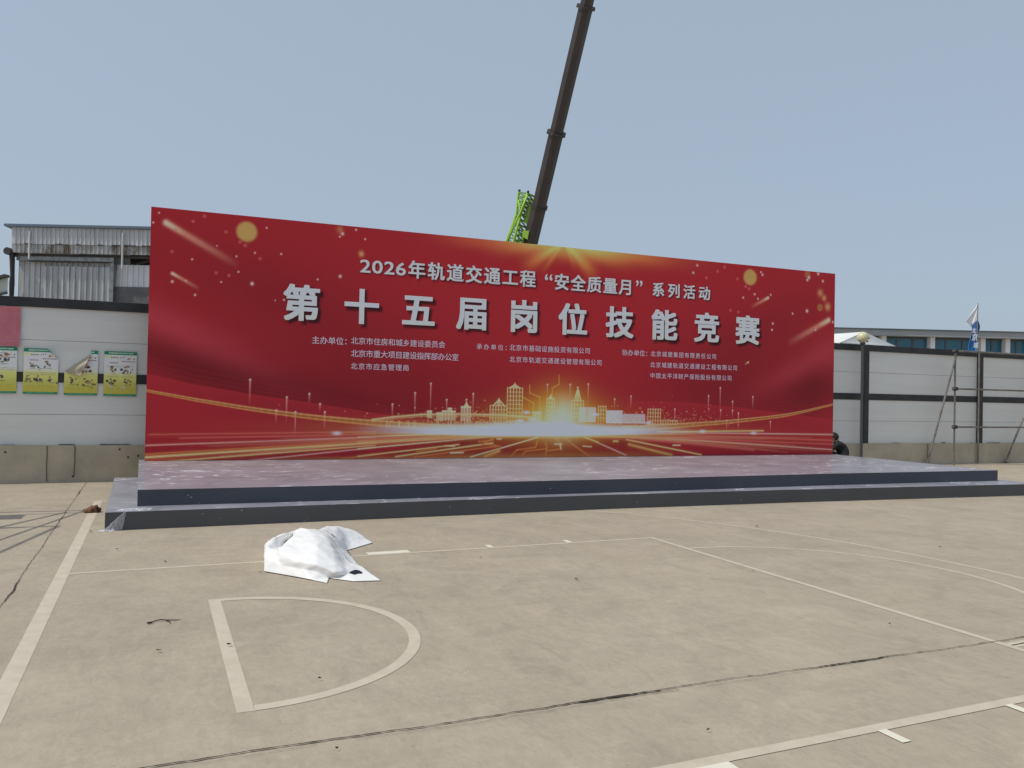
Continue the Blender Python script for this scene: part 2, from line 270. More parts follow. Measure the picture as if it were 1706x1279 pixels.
def tier(name, poly, z0, z1, mt, ms):
    b = MB(); n = len(poly); poly = [(x-.2, y-4.6) for x, y in poly]; r = .012
    vs = [(x, y, z0) for x, y in poly]+[(x, y, z1) for x, y in poly]
    b.m = 1; b.add(vs, [(i, (i+1) % n, n+(i+1) % n, n+i) for i in range(n)])
    b.m = 0; b.add([(x, y, z1) for x, y in poly], [tuple(range(n))])
    b.m = 2
    for k in range(13):                                   # pale chips and scuffs on the front
        x = poly[0][0]+.15+CR.random()*14.0; y = np.interp(x, [p_[0] for p_ in poly[:-2]], [p_[1] for p_ in poly[:-2]])-.002; z = z0+.012+CR.random()**2*(z1-z0-.04); s_ = CR.uniform(.003, .008)
        b.box((x-s_*1.4, y-.002, z-s_*.6), (x+s_*1.4, y+.004, z+s_*.6))
    o = b.build(name, [mt, ms, M_chip], stage); me = o.data
    bm = bmesh.new(); bm.from_mesh(me); bmesh.ops.remove_doubles(bm, verts=bm.verts, dist=1e-4); bmesh.ops.recalc_face_normals(bm, faces=bm.faces); bm.to_mesh(me); bm.free()
    bv = o.modifiers.new('bevel', 'BEVEL'); bv.width = .014; bv.segments = 3
    return o
tier('lower_step', [(.205, 4.605), (3.02, 4.605), (6.42, 4.60), (9.51, 4.455), (11.85, 4.28), (14.92, 4.04), (14.98, 7.7), (.147, 8.365)], 0, .20, M_top, M_side2)
tier('upper_platform', [(.517, 5.03), (3.09, 4.935), (6.52, 4.815), (11.0, 4.79), (14.66, 4.61), (14.60, 8.60), (.46, 9.30)], .196, .39, M_top, M_side)
# crumpled end of the clear film taped round the corner
M_film = bpy.data.materials.new('clear_film'); M_film.use_nodes = True
_b = M_film.node_tree.nodes['Principled BSDF']; _b.inputs['Base Color'].default_value = (.8, .8, .84, 1); _b.inputs['Roughness'].default_value = .25; _b.inputs['Alpha'].default_value = .42
def film(fn, nu, nv):
    fb = MB(); fb.add([fn(i/nu, j_/nv) for j_ in range(nv+1) for i in range(nu+1)], [(j_*(nu+1)+i, j_*(nu+1)+i+1, (j_+1)*(nu+1)+i+1, (j_+1)*(nu+1)+i) for j_ in range(nv) for i in range(nu)])
    fb.build('plastic_film', M_film, stage, fixn=False)
def film_front(u, v):                                       # gathered wedge running down to the corner
    x = (.415-.02*(1-u))*(1-v)+(.19+.19*u)*v; k = abs(mnoise.noise(Vector((u*14, v*2.2, 4)))); return (x-.2, -.004-.035*k*(.3+v)-.02*v*v*(u < .3), .203-.2*v+.006*mnoise.noise(Vector((u*9, v*7, 1))))
film(film_front, 34, 14)
film(lambda u, v: (.12+.34*u+.05*mnoise.noise(Vector((v*5, u*2, 8))), .04+.14*v+.03*mnoise.noise(Vector((u*6, v, 3))), .203+.045*abs(mnoise.noise(Vector((u*9, v*5, 2))))*min(1, 6*u*(1-u), 6*v*(1-v))), 26, 12)
film(lambda u, v: (-.05+.16*u, -.10*v+.01, .003+.035*abs(mnoise.noise(Vector((u*9, v*6, 12))))), 12, 8)

# ------------------------------------------------------------------ backdrop with its print
BW, BH = 14.06, 3.64      # the print is laid out on a 14.06 x 3.64 field, hung 4.03 m high
SV = 4.05/3.64
ZS = lambda x: (4.10-.052*x/14.06)/3.64                     # it hangs a hand's breadth higher on the left
M_print = vcol_mat('banner_print', .6, .25); M_panel = mat('banner_edge', (.19, .015, .022), .6)
M_steel = mat('galvanised_steel', (.33, .34, .345), .45, col2=(.22, .22, .22), scale=9, metal=.75)
back = thing('stage_backdrop', 'huge red banner wall with white Chinese lettering and a golden skyline, standing on the stage', 'banner', (.55, 9.012, .392), -.0387)
pb = MB().box((0, .004, 0), (BW, .055, 1)); pb.v = [(x, y, z*BH*ZS(x)) for x, y, z in pb.v]; pb.build('panel', M_panel, back)
ft = MB()
for i in range(8):
    x = .15+i*(BW-.3)/7
    ft.bar((x, .09, 0), (x, .09, BH*SV-.05), .05); ft.bar((x, .09, 1.9), (x, .20, .02), .04)
for z in (.05, 1.3, 2.6, BH*SV-.08): ft.bar((.1, .135, z), (BW-.1, .135, z), .035)
ft.build('support_frame', M_steel, back)
NX, NZ = 1400, 364
U, V = np.meshgrid(np.linspace(0, BW, NX), np.linspace(0, BH, NZ))
GAIN = 1.62
img = np.zeros((NZ, NX, 3))
def C(r, g_, b): return np.array(lin(r, g_, b))
base = C(152, 33, 42); deep = C(108, 21, 30); bright = C(164, 36, 46); rosy = C(174, 60, 74)
def sm(e0, e1, x): t = np.clip((x-e0)/(e1-e0), 0, 1); return t*t*(3-2*t)
def gauss(u, v, su, sv, ang=0):
    du, dv = U-u, V-v; c, s_ = math.cos(ang), math.sin(ang); a = (du*c+dv*s_)/su; b = (-du*s_+dv*c)/sv
    return np.exp(-(a*a+b*b)/2)
def mixc(k, col): 
    global img
    img = img*(1-k[..., None])+np.asarray(col)*k[..., None]
def addc(k, col):
    global img
    img = img+(1-np.clip(img, 0, 1))*np.asarray(col)*k[..., None]
img[:] = base
mixc(.55*np.clip(gauss(7.6, 2.3, 3.6, 1.3)+.5*gauss(8.6, 2.9, 2.5, 1), 0, 1), bright)
mixc(.42*gauss(2.0, 2.5, 1.5, .40, -.25), deep); mixc(.55*gauss(4.0, 1.2, 1.8, .55, -.2), deep)
mixc(.65*gauss(.75, 1.36, 1.1, .24, -.30), C(76, 14, 22)); mixc(.5*gauss(2.6, 1.0, 1.5, .22, -.2), C(80, 14, 22))
mixc(.62*gauss(.15, 2.0, .85, .16, -.38), rosy); mixc(.20*gauss(1.3, 1.6, .8, .16, -.45), rosy)
mixc(.55*gauss(11.3, 1.55, 1.4, .7, .2), deep); mixc(.68*gauss(13.5, 1.28, .7, .34, .3), C(80, 16, 24)); mixc(.4*gauss(11.9, .95, 1.2, .25, -.1), deep)
mixc(.42*gauss(13.2, 1.78, .95, .15, .40), rosy); mixc(.3*gauss(12.6, 2.6, 1.1, .35, .3), C(112, 24, 34))
mixc(.25*gauss(13.9, 2.0, .3, .3), rosy)
# soft swell edges: lighter red below a curve
def curve_v(pts):
    p = np.array(pts); o_ = np.argsort(p[:, 0]); return np.interp(U, p[o_, 0], p[o_, 1])
for pts in EDGE:
    cv = curve_v(pts); ins = ((U >= min(p[0] for p in pts)-.05) & (U <= max(p[0] for p in pts)+.05)); fade = sm(0, 1.5, np.abs(U-6.6)-1.0)
    k = sm(-.015, .015, cv-V)*np.exp(-np.clip(cv-V, 0, 9)/.30)*ins*fade; mixc(.75*k, C(164, 38, 50))
    for q_ in (.05, .10, .16): mixc(.25*np.exp(-((V-cv-q_*(.3+np.abs(U-7)/6))/.012)**2)*ins*fade, C(150, 36, 46))
mixc(sm(.42, .0, V)*sm(2.2, 5, np.abs(U-7.3))*.55, C(120, 20, 34))
# rays at the top
for (du, dv, wd, a) in ((-.78, -.46, .10, .8), (-.42, -.5, .05, .45), (.66, -.5, .11, .85), (1.35, -.16, .16, .7), (-1.4, -.14, .15, .5), (.25, -.42, .05, .35), (2.1, -.12, .10, .35)):
    d = np.array([du, dv]); L = np.hypot(*d); d = d/L; x = U-7.34; y = V-3.72; t = x*d[0]+y*d[1]; s_ = -x*d[1]+y*d[0]
    k = a*np.exp(-(s_/(wd*(.25+t/L)))**2)*sm(0, .1, t)*sm(L*1.25, L*.2, t); addc(k*.95, C(235, 170, 80))
addc(.9*gauss(7.34, 3.68, .75, .13), C(225, 165, 85)); addc(.5*gauss(8.6, 3.62, .9, .12), C(200, 130, 60)); addc(.35*gauss(5.6, 3.62, .5, .1), C(200, 110, 60))
# floor below the glow
hv = .362
kf = sm(hv+.01, hv-.03, V)*sm(3.6, 1.2, np.abs(U-7.0)); mixc(.85*kf, C(132, 38, 30))
mixc(kf*.55*sm(.13, -.02, V), C(176, 118, 66)); mixc(kf*.35*sm(.27, .36, V), C(170, 96, 50))
nz_ = np.array([mnoise.noise(Vector((x*.9, 3, 0))) for x in np.linspace(0, BW, NX)])
mixc(.75*gauss(5.2, .2, .9, .06, .14), C(118, 14, 26)); mixc(.5*gauss(9.3, .18, .8, .06, -.10), C(130, 24, 34)); mixc(.45*gauss(7.0, .22, .5, .05, .1), C(140, 36, 30))
mixc(sm(.07, 0, V)*sm(4.2, 1.0, np.abs(U-4.5))*.45, C(190, 120, 70)); mixc(sm(.12, 0, V)*sm(1.6, 0, U)*.5, C(190, 90, 60))
def seg(a, b, wd, col, alpha, f0=1., f1=1., w1=None):
    global img
    a, b = np.array(a, float), np.array(b, float); L = np.hypot(*(b-a)); w1 = w1 or wd; W_ = max(wd, w1)*3+.02
    i0, i1 = [int(np.clip(t/BW*(NX-1), 0, NX)) for t in (min(a[0], b[0])-W_, max(a[0], b[0])+W_+.02)]
    j0, j1 = [int(np.clip(t/BH*(NZ-1), 0, NZ)) for t in (min(a[1], b[1])-W_, max(a[1], b[1])+W_+.02)]
    if i1 <= i0 or j1 <= j0: return
    u, v = U[j0:j1, i0:i1], V[j0:j1, i0:i1]; d = (b-a)/L
    t = ((u-a[0])*d[0]+(v-a[1])*d[1]); s_ = np.abs(-(u-a[0])*d[1]+(v-a[1])*d[0]); tt = np.clip(t/L, 0, 1)
    s_ = np.hypot(s_, np.clip(-t, 0, 9)+np.clip(t-L, 0, 9)); wl = wd+(w1-wd)*tt
    k = np.clip(np.exp(-(s_/wl)**2)*1.15, 0, 1)*alpha*(f0+(f1-f0)*tt)
    img[j0:j1, i0:i1] = img[j0:j1, i0:i1]*(1-k[..., None])+np.asarray(col)*k[..., None]
CC = dict(p=C(222, 150, 150), g=C(214, 184, 128), o=C(190, 112, 62), r=C(190, 84, 84), w=C(225, 195, 160), y=C(190, 146, 84))
for a, b, c_, wd in STREAKS:
    seg(a, b, wd*2.2+.008, C(176, 104, 64), .38 if c_ in 'gy' else .18); seg(a, b, max(wd, .008), CC[c_], .95)
rr = random.Random(2)
for k in range(70):                                        # fan of faint speed lines either side
    sgn = -1 if k % 2 else 1; v0 = .36-rr.random()*.012; u0_ = 7+sgn*rr.uniform(.6, 2.2); u1 = 7+sgn*rr.uniform(4.5, 7.4); v1 = v0-(abs(u1-7)/7)*rr.random()**1.2*.40
    seg((u0_, v0), (u1, v1), .006, CC[rr.choice('rrog')], .30, .9, .3, .009)
# golden sweeping curves
for pts in CURVES:
    for q_, wd, al, cl in ((0, .030, .75, C(176, 120, 66)), (.035, .009, .85, C(226, 170, 112)), (-.032, .009, .8, C(222, 150, 84)), (.0, .010, .5, C(120, 60, 30))):
        pp = [np.array(p) for p in pts]; dn = []
        xs = np.linspace(0, len(pp)-1, 44)
        cu = np.interp(xs, range(len(pp)), [p[0] for p in pp]); cvv = np.interp(xs, range(len(pp)), [p[1] for p in pp])
        for i in range(3): cu[1:-1] = (cu[:-2]+2*cu[1:-1]+cu[2:])/4; cvv[1:-1] = (cvv[:-2]+2*cvv[1:-1]+cvv[2:])/4
        for i in range(43):
            s0 = .35+.9*i/43; seg((cu[i], cvv[i]+q_*s0), (cu[i+1], cvv[i+1]+q_*(.35+.9*(i+1)/43)), wd*(.5+.8*i/43), cl, al*.8)
# skyline
cream = C(222, 198, 152); pale = C(204, 192, 172)
for u_0, u_1, v_0, v_1, kd in BLOCKS:
    wdt = u_1-u_0; hgt = v_1-v_0
    if kd == 't':
        n = 3
        for i in range(n+1): seg((u_0+wdt*i/n, v_0), (u_0+wdt*(.5+(i/n-.5)*.25), v_1-.03), .009, cream, .75)
        seg((u_0+wdt/2, v_0), (u_0+wdt/2, v_1+.02), .009, cream, .8); seg((u_0, v_0), (u_0+wdt/2, v_1), .010, cream, .8); seg((u_1, v_0), (u_0+wdt/2, v_1), .010, cream, .8); continue
    ins = ((U > u_0) & (U < u_1) & (V > v_0) & (V < v_1)).astype(float)
    if kd == 'f':
        mixc(.38*ins, C(150, 92, 40)); n = max(3, int(wdt/.055))
        for i in range(n+1): seg((u_0+wdt*i/n, v_0), (u_0+wdt*i/n, v_1), .008, cream, .8, .55, 1.)
        for j in range(int(hgt/.07)+1): seg((u_0, v_1-j*.07), (u_1, v_1-j*.07), .006, cream, .6)
    elif kd == 'l':
        mixc(.45*ins, pale); n = max(3, int(wdt/.06))
        for i in range(n+1): seg((u_0+wdt*i/n, v_0), (u_0+wdt*i/n, v_1), .008, cream, .7)
        seg((u_0, v_1), (u_1, v_1), .012, C(222, 200, 170), .9)
    else:
        mixc((.8 if kd == 's' else .9)*ins, C(196, 190, 200))
        if kd == 's':
            for j in range(int(hgt/.035)): seg((u_0, v_1-.02-j*.035), (u_1, v_1-.02-j*.035), .006, C(150, 110, 110), .6)
for p, q_ in zip(BRIDGE[:-1], BRIDGE[1:]): seg(p, q_, .014, C(214, 186, 140), .85); seg((p[0], p[1]-.03), (q_[0], q_[1]-.03), .007, C(200, 160, 110), .6)
for k in range(34):
    x = 3.9+rr.random()*3.2; seg((x, .5), (x, .60), .007, cream, .5)
for u_0, va, vb in POLES:
    seg((u_0, va), (u_0, vb), .013, C(214, 136, 128), .85, 1, .15, .008); seg((u_0-.006, va), (u_0+.006, va), .009, C(236, 200, 190), .95)
for c_ in CIRCUITS:
    for p, q_ in zip(c_[:-1], c_[1:]): seg(p, q_, .010, C(205, 140, 70), .7)
for k in range(620):                                       # sparks over the skyline
    x = rr.gauss(6.0, 1.1) if rr.random() < .55 else rr.gauss(9.6, .8); y = .56+abs(rr.gauss(0, .14))
    seg((x, y), (x+.012, y), rr.uniform(.0045, .009), rr.choice([C(220, 150, 110), C(226, 176, 130), C(205, 110, 90)]), rr.uniform(.3, .9))
# glow
addc(.55*gauss(7.25, .66, .80, .22), C(205, 170, 20)); addc(.7*gauss(7.32, .74, .42, .30), C(196, 172, 20)); addc(.6*gauss(6.9, .47, 2.1, .10), C(200, 165, 80))
mixc(.72*gauss(7.36, .62, .26, .17), C(190, 206, 216)); mixc(.45*gauss(7.42, .80, .13, .16), C(196, 204, 190))
du_ = np.abs(U-6.85); top_ = .575-.028*du_+.012*np.sin(U*2.1); bot_ = .358+.022*np.clip(du_-.8, 0, 9)
kb = sm(-.014, .012, V-bot_)*sm(.075, -.05, V-top_)*sm(3.75, 1.5, du_)
mixc(.97*np.clip(kb, 0, 1), C(194, 206, 228))
mixc(.55*np.exp(-((V-bot_+.01)/.02)**2)*sm(4.3, 2.0, du_), C(206, 190, 120))
mixc(.6*np.exp(-((V-top_)/.03)**2)*sm(3.9, 1.2, du_)*sm(.2, 1.6, np.abs(U-7.3)), C(206, 196, 160))
for u_, v_ in ((4.9+1.6, .62), (6.62, .76), (6.75, .64), (8.1, .74), (9.3, .60), (3.05, .40), (11.9, .42), (5.9, .5), (10.6, .45)): mixc(.85*gauss(u_, v_, .05, .018), C(220, 214, 224))
# bokeh, meteors, dots
for u_, v_, r_, al in BOKEH:
    if r_ < .085: mixc(al*gauss(u_, v_, r_*.62, r_*.62), C(226, 170, 120)); continue
    mixc(al*sm(r_*1.15, r_*.75, np.hypot(U-u_, (V-v_)*SV)), C(190, 160, 96) if r_ > .06 else C(226, 180, 130))
for a, b, wd in METEORS:
    seg(a, b, wd, C(216, 150, 130), .85, 1, 0, wd*1.3); seg(a, (a[0]+(b[0]-a[0])*.25, a[1]+(b[1]-a[1])*.25), wd*.8, C(232, 196, 170), .8, 1, 0)
for u_, v_, r_ in DOTS: seg((u_, v_), (u_+.002, v_), r_*.9, C(238, 190, 190), .95)
for u_, v_, r_ in RINGS:
    d = np.hypot(U-u_, (V-v_)*SV); mixc(.55*np.exp(-((d-r_*.8)/(r_*.3))**2)+.15*sm(r_, r_*.6, d), C(206, 104, 112))

# lettering: real outlines of the built-in font, bold by overlaid copies
_gl = {}
def glyph(ch):
    if ch not in _gl:
        cu = bpy.data.curves.new('g', 'FONT'); cu.body = ch; cu.size = 1; cu.resolution_u = 3; o = bpy.data.objects.new('g', cu); COL.objects.link(o)
        bpy.context.view_layer.update(); me = bpy.data.meshes.new_from_object(o.evaluated_get(bpy.context.evaluated_depsgraph_get())); me.calc_loop_triangles()
        v = np.array([x.co[:2] for x in me.vertices]); t = np.array([l.vertices[:] for l in me.loop_triangles])
        bpy.data.objects.remove(o); bpy.data.curves.remove(cu); bpy.data.meshes.remove(me); _gl[ch] = (v, t)
    return _gl[ch]
def layout(text, u0_, u1_, v0_, v1_):
    out = []
    if all(ord(c_) < 0x3000 for c_ in text):              # digits and quotation marks: fit the box
        x = 0
        for ch in text:
            v, t = glyph(ch); v = v-[v[:, 0].min()-x-.04, 0]; x = v[:, 0].max()+.05; out.append((v, t))
        al = np.concatenate([o_[0] for o_ in out]); lo, hi = al.min(0), al.max(0)
        return [((v-lo)/(hi-lo)*[u1_-u0_, v1_-v0_]+[u0_, v0_], t) for v, t in out]
    em = (v1_-v0_)/.93; n = len(text); eh = em*SV; gw = eh*.92; last = gw if text[-1] != '：' else eh*.35
    pitch = (u1_-u0_-last)/(n-1)
    for i, ch in enumerate(text):
        v, t = glyph(ch); out.append((v*[eh, em]+[u0_+i*pitch-.035*eh, v0_+.085*em], t))
    return out
def letters(name, items, bold, colf, y0):
    b = MB(); cols = []
    ring = [(0, 0)]+([(a*.86, b_*.86) for a in (-1, 0, 1) for b_ in (-1, 0, 1) if a or b_] if bold > .008 else [(math.cos(a), math.sin(a)) for a in (0.8, 2.4, 4.0, 5.5)] if bold else [])
    for it in items:
        for v, t in layout(*it):
            for q_, (a, c_) in enumerate(ring):
                vv = v+np.array([a*1.15, c_*.8])*bold*(it[4]-it[3]); y = -y0-.00035*q_
                b.add([(p[0], y, p[1]*ZS(p[0])) for p in vv], t.tolist()); cols += [colf((p[1]-it[3])/(it[4]-it[3])) for p in vv]
    o = b.build(name, M_print, back, fixn=False)
    at_ = o.data.color_attributes.new('Print', 'FLOAT_COLOR', 'POINT'); at_.data.foreach_set('color', np.array([(*c_, 1) for c_ in cols], 'f').ravel())
    return o
def grad(lo, hi): 
    lo, hi = np.array(lo)*GAIN, np.array(hi)*GAIN
    return lambda t: tuple(np.clip(lo+(hi-lo)*max(0, min(1, t)), 0, .88))
letters('heading_lettering', TEXT[:6], .028, grad(C(206, 198, 192), C(204, 198, 212)), .003)
letters('title_lettering', TEXT[6:7], .037, grad(C(208, 198, 184), C(202, 197, 222)), .003)
letters('organiser_lettering', TEXT[7:], .008, grad(C(204, 178, 186), C(204, 180, 192)), .003)
# printed drop shadow of the two big lines
sh = np.zeros((NZ, NX))
for it in TEXT[:7]:
    for v, t in layout(*it):
        h_ = it[4]-it[3]; e = .05*h_
        for tri in t:
            p = (v[tri]+[.095*h_, -.085*h_])
            i0, j0 = ((p.min(0)-e)/[BW, BH]*[NX-1, NZ-1]).astype(int); i1, j1 = ((p.max(0)+e)/[BW, BH]*[NX-1, NZ-1]).astype(int)+2
            u, v2 = U[j0:j1, i0:i1], V[j0:j1, i0:i1]; ins = np.full(u.shape, 1e9); sg = np.sign((p[1, 0]-p[0, 0])*(p[2, 1]-p[0, 1])-(p[1, 1]-p[0, 1])*(p[2, 0]-p[0, 0]))
            for k in range(3):
                a, b = p[k], p[(k+1) % 3]; L = np.hypot(*(b-a))+1e-9; ins = np.minimum(ins, sg*((b[0]-a[0])*(v2-a[1])-(b[1]-a[1])*(u-a[0]))/L)
            sh[j0:j1, i0:i1] = np.maximum(sh[j0:j1, i0:i1], np.clip((ins+e)/.012, 0, 1))
for _ in range(3):
    sh[1:-1] = (sh[:-2]+sh[1:-1]+sh[2:])/3; sh[:, 1:-1] = (sh[:, :-2]+sh[:, 1:-1]+sh[:, 2:])/3
mixc(.88*sh, C(24, 10, 18))
pos = np.stack([U, np.zeros_like(U), V*ZS(U)], -1).reshape(-1, 3)
grid_mesh('printed_face', NX, NZ, pos, np.clip(img.reshape(-1, 3)*GAIN*[1.05, 1.0, .90], 0, .9), M_print, back)

# ------------------------------------------------------------------ site fence
FA, FR = (-1.541, 9.769, 0), -.0121
M_white = mat('fence_panel_white', (.77, .76, .725), .5, col2=(.70, .69, .655), scale=1.3, stretch=(.35, 1, 3), lo=.4, hi=.75)
M_black = mat('fence_frame_black', (.014, .015, .017), .5, col2=(.03, .03, .03), scale=4)
M_base = mat('fence_footing_concrete', (.54, .465, .35), .9, col2=(.38, .33, .245), scale=1.6, detail=9, bump=.4, bscale=25, lo=.35, hi=.7)
M_seam = mat('dark_seam_gap', (.10, .10, .10), .9)  # dark grey for panel seams, footing joints and gaps under the panels
fence = thing('site_fence', 'long white panelled fence with black rails and posts on a concrete footing', 'fence', FA, FR)
posts = [-5.9, -1.9, 2.4, 6.04, 10.11, 14.18, 18.35, 22.43, 26.5, 30.6]
ztop = lambda s_: .605-.003*max(0, s_)
for i, (a, b) in enumerate(zip(posts[:-1], posts[1:])):
    p = MB()
    for z0, z1 in ((.45, 1.098), (1.104, 1.70), (1.70, 2.306), (2.312, 2.85)):
        p.box((a, .10, z0), (b, .15, z1))
    p.m = 1
    for z in (1.101, 2.309): p.box((a+.01, .105, z-.006), (b-.01, .14, z+.006))
    rr = random.Random(i)
    p.build('panel', [M_white, M_seam], fence)
for s_ in posts: MB().box((s_-.08, .03, .50), (s_+.08, .19, 2.90)).build('post', M_black, fence, bevel=.006)
MB().box((posts[0]-.1, .06, 2.84), (posts[-1]+.1, .20, 2.995)).build('top_rail', M_black, fence, bevel=.006)
MB().box((posts[0], .082, 1.625), (posts[-1], .16, 1.785)).build('middle_rail', M_black, fence)
bw = MB(); n = 40; L0, L1 = posts[0]-.4, posts[-1]+.4; vs = []
for i in range(n+1):
    s_ = L0+(L1-L0)*i/n; j = .006*mnoise.noise(Vector((s_*3, 1, 0))); zt = ztop(s_)+.008*mnoise.noise(Vector((s_*2, 5, 0)))
    vs += [(s_, -.0+j, -.05), (s_, -.0+j, zt), (s_, .24, zt), (s_, .24, -.05)]
bw.add(vs, [(4*i+k, 4*i+4+k, 4*i+4+(k+1) % 4, 4*i+(k+1) % 4) for i in range(n) for k in range(4)]+[(0, 1, 2, 3), (4*n+3, 4*n+2, 4*n+1, 4*n)])
bw.m = 1
for s_, z0 in ((-.9, .02), (.64, .02), (1.04, .10), (20.43, .08), (24.6, .05)):
    pts = [(s_+.02*mnoise.noise(Vector((s_, z*7, 0))), -.010, z) for z in np.linspace(z0, ztop(s_)-.01, 7)]
    for p, q_ in zip(pts[:-1], pts[1:]): bw.bar(p, q_, .0045, .012)
bw.m = 2
rr = random.Random(9)
for k in range(26):                                       # mortar lumps and gaps under the panels
    s_ = rr.choice([rr.uniform(-2, 2), rr.uniform(14.6, 24)]); bw.box((s_, .04, ztop(s_)-.004), (s_+rr.uniform(.05, .3), .098, ztop(s_)+rr.uniform(.006, .02)))
bw.m = 3
for s_, z in ((1.83, .40), (1.70, .53), (1.02, .095), (.06, .5), (1.98, .42)): bw.ball((s_, -.004, z), .016, 8)
bw.build('concrete_footing', [M_base, M_seam, M_seam, M_black], fence)
def FP(s_, off, z):                                       # fence coordinates to world (off: metres in front of the footing face)
    c, s2 = math.cos(FR), math.sin(FR); return Vector((FA[0]+s_*c+off*s2, FA[1]+s_*s2-off*c, z))

# ------------------------------------------------------------------ safety posters pasted on the fence
M_poster = vcol_mat('poster_print', .5, .4, bump=.25, bscale=9)
M_back = mat('poster_back', (.42, .36, .26), .8)
def poster(label, s0, s1, z0, z1, seed, style, curl=0, nx=99, nz=149):
    wd, ht = s1-s0, z1-z0; o = thing('poster', label, 'poster', FP(s0, -.076, z0), FR, 'yellow and white posters pasted on the fence')
    u, v = np.meshgrid(np.linspace(0, 1, nx), np.linspace(0, 1, nz)); r2 = random.Random(seed); im = np.zeros((nz, nx, 3))
    def put(k, col): im[:] = im*(1-k[..., None])+np.array(col)*k[..., None]
    t = v[..., None]; white = np.array(C(226, 228, 224)); yel = np.array(C(190, 184, 88)); dy = np.array(C(184, 172, 62))
    im[:] = white; put(sm(.62, .42, v), C(206, 204, 116)); put(sm(.42, .22, v), yel); put(sm(.25, .08, v)*.7, dy)
    put(sm(.93, .86, v)*sm(.80, .9, v)*sm(.5, .05, u), C(206, 196, 110))
    rect = lambda a, b, c, d: ((u >= a) & (u <= b) & (v >= c) & (v <= d)).astype(float)
    def blob(cx, cy, rx, ry, col, al=1): put(al*sm(1.15, .8, np.hypot((u-cx)/rx, (v-cy)/ry)), col)
    green = C(20, 124, 84); put(rect(0, 1, .925, 1), green); put(rect(0, 1, 0, .042), green)
    for k in range(22):                                    # tiny white lettering in the green band, too small to read
        x = .14+k*.034; put(rect(x, x+.024, .952, .978)*(.5+.5*r2.random()), C(214, 232, 222))
    for k in range(26): x = .1+k*.031; put(rect(x, x+.02, .014, .028)*.6, C(150, 206, 180))
    for k in range(5): x = .2+k*.05; put(rect(x, x+.038, .848, .874)*.9, C(140, 116, 60))
    for k in range(3): blob(.50+k*.06, .862+.01*k, .018, .02, C(110, 100, 90), .8)
    def figure(cx, cy, sc):
        cols = [C(40, 40, 34), C(70, 66, 52), C(150, 120, 84), C(56, 70, 84), C(120, 60, 40), C(196, 186, 170)]
        for k in range(9):
            blob(cx+r2.gauss(0, .055)*sc, cy+r2.gauss(0, .030)*sc, r2.uniform(.014, .042)*sc, r2.uniform(.010, .028)*sc, r2.choice(cols), .9)
        blob(cx-.05*sc, cy+.045*sc, .024*sc, .018*sc, C(206, 160, 120), .9); blob(cx-.05*sc, cy+.060*sc, .026*sc, .012*sc, cols[0], .9)
        blob(cx+.01*sc, cy-.055*sc, .085*sc, .008*sc, C(96, 92, 60), .6)
    def rule(a, b, y, col, al=.9):
        x = a
        while x < b: put(rect(x, x+.022, y-.009, y+.009)*al, col); x += .027
    def body(a, b, y0_, n, col=C(110, 112, 90)):
        for k in range(n):
            x = a
            while x < b-.02: l = r2.uniform(.012, .03); put(rect(x, x+l, y0_-k*.024-.006, y0_-k*.024+.004)*.55, col); x += l+.006
    rule(.55, .93, .775, C(120, 44, 70)); rule(.16, .42, .745, C(150, 70, 110) if style != 2 else C(90, 90, 100)); blob(.80, .845, .05, .035, C(196, 170, 140), .8); blob(.74, .835, .035, .025, C(120, 80, 60), .8); blob(.92, .838, .03, .022, C(90, 100, 100), .8)
    if style == 0: figure(.25, .61, 1.1); figure(.72, .64, 1.3); figure(.45, .57, .8); body(.05, .95, .47, 3); figure(.16, .32, 1.1); figure(.48, .32, 1.2); figure(.82, .31, 1.1)
    elif style == 1: figure(.72, .60, 1.3); body(.05, .95, .50, 2); figure(.25, .31, 1.3); figure(.68, .28, 1.4); figure(.84, .22, .8)
    elif style == 2: body(.08, .92, .69, 3); figure(.28, .57, 1.35); figure(.72, .57, 1.35); body(.1, .45, .455, 2); body(.56, .92, .455, 2); figure(.28, .30, 1.3); figure(.72, .30, 1.3)
    else: figure(.62, .72, 1.6); figure(.55, .35, 1.5); body(.05, .95, .56, 4)
    for a in (.08, .4, .7): rule(a, a+.2, .15+.004*r2.random(), C(196, 140, 40), .7); body(a, a+.22, .185, 1)
    put(np.exp(-((v-.50)/.004)**2)*.35, C(236, 236, 222)); put(np.exp(-((u-.5-.01*np.sin(v*9))/.004)**2)*.12, C(240, 240, 236))
    x = u*wd; z = v*ht; y = -.006-.003*np.sin(u*5+seed)*np.sin(v*7+seed*2)
    keep = np.ones_like(u, bool)
    if curl == 1:                                          # top right corner folded forward
        s_ = (u-.72)/.28*.5+(v-.80)/.20*.5; k = np.clip(s_-.42, 0, 1); x = x-k*.13; z = z-k*.12; y = y-.10*np.sin(np.clip(k*2.6, 0, 3.1))
    if curl == 2: keep = ~((v > .52+(u/.76)*.40) & (u < .78))   # upper left torn away from the wall
    pos = np.stack([x, y, z], -1).reshape(-1, 3)
    ob = grid_mesh('sheet', nx, nz, pos, np.clip(im.reshape(-1, 3)*1.3, 0, .85), M_poster, o)
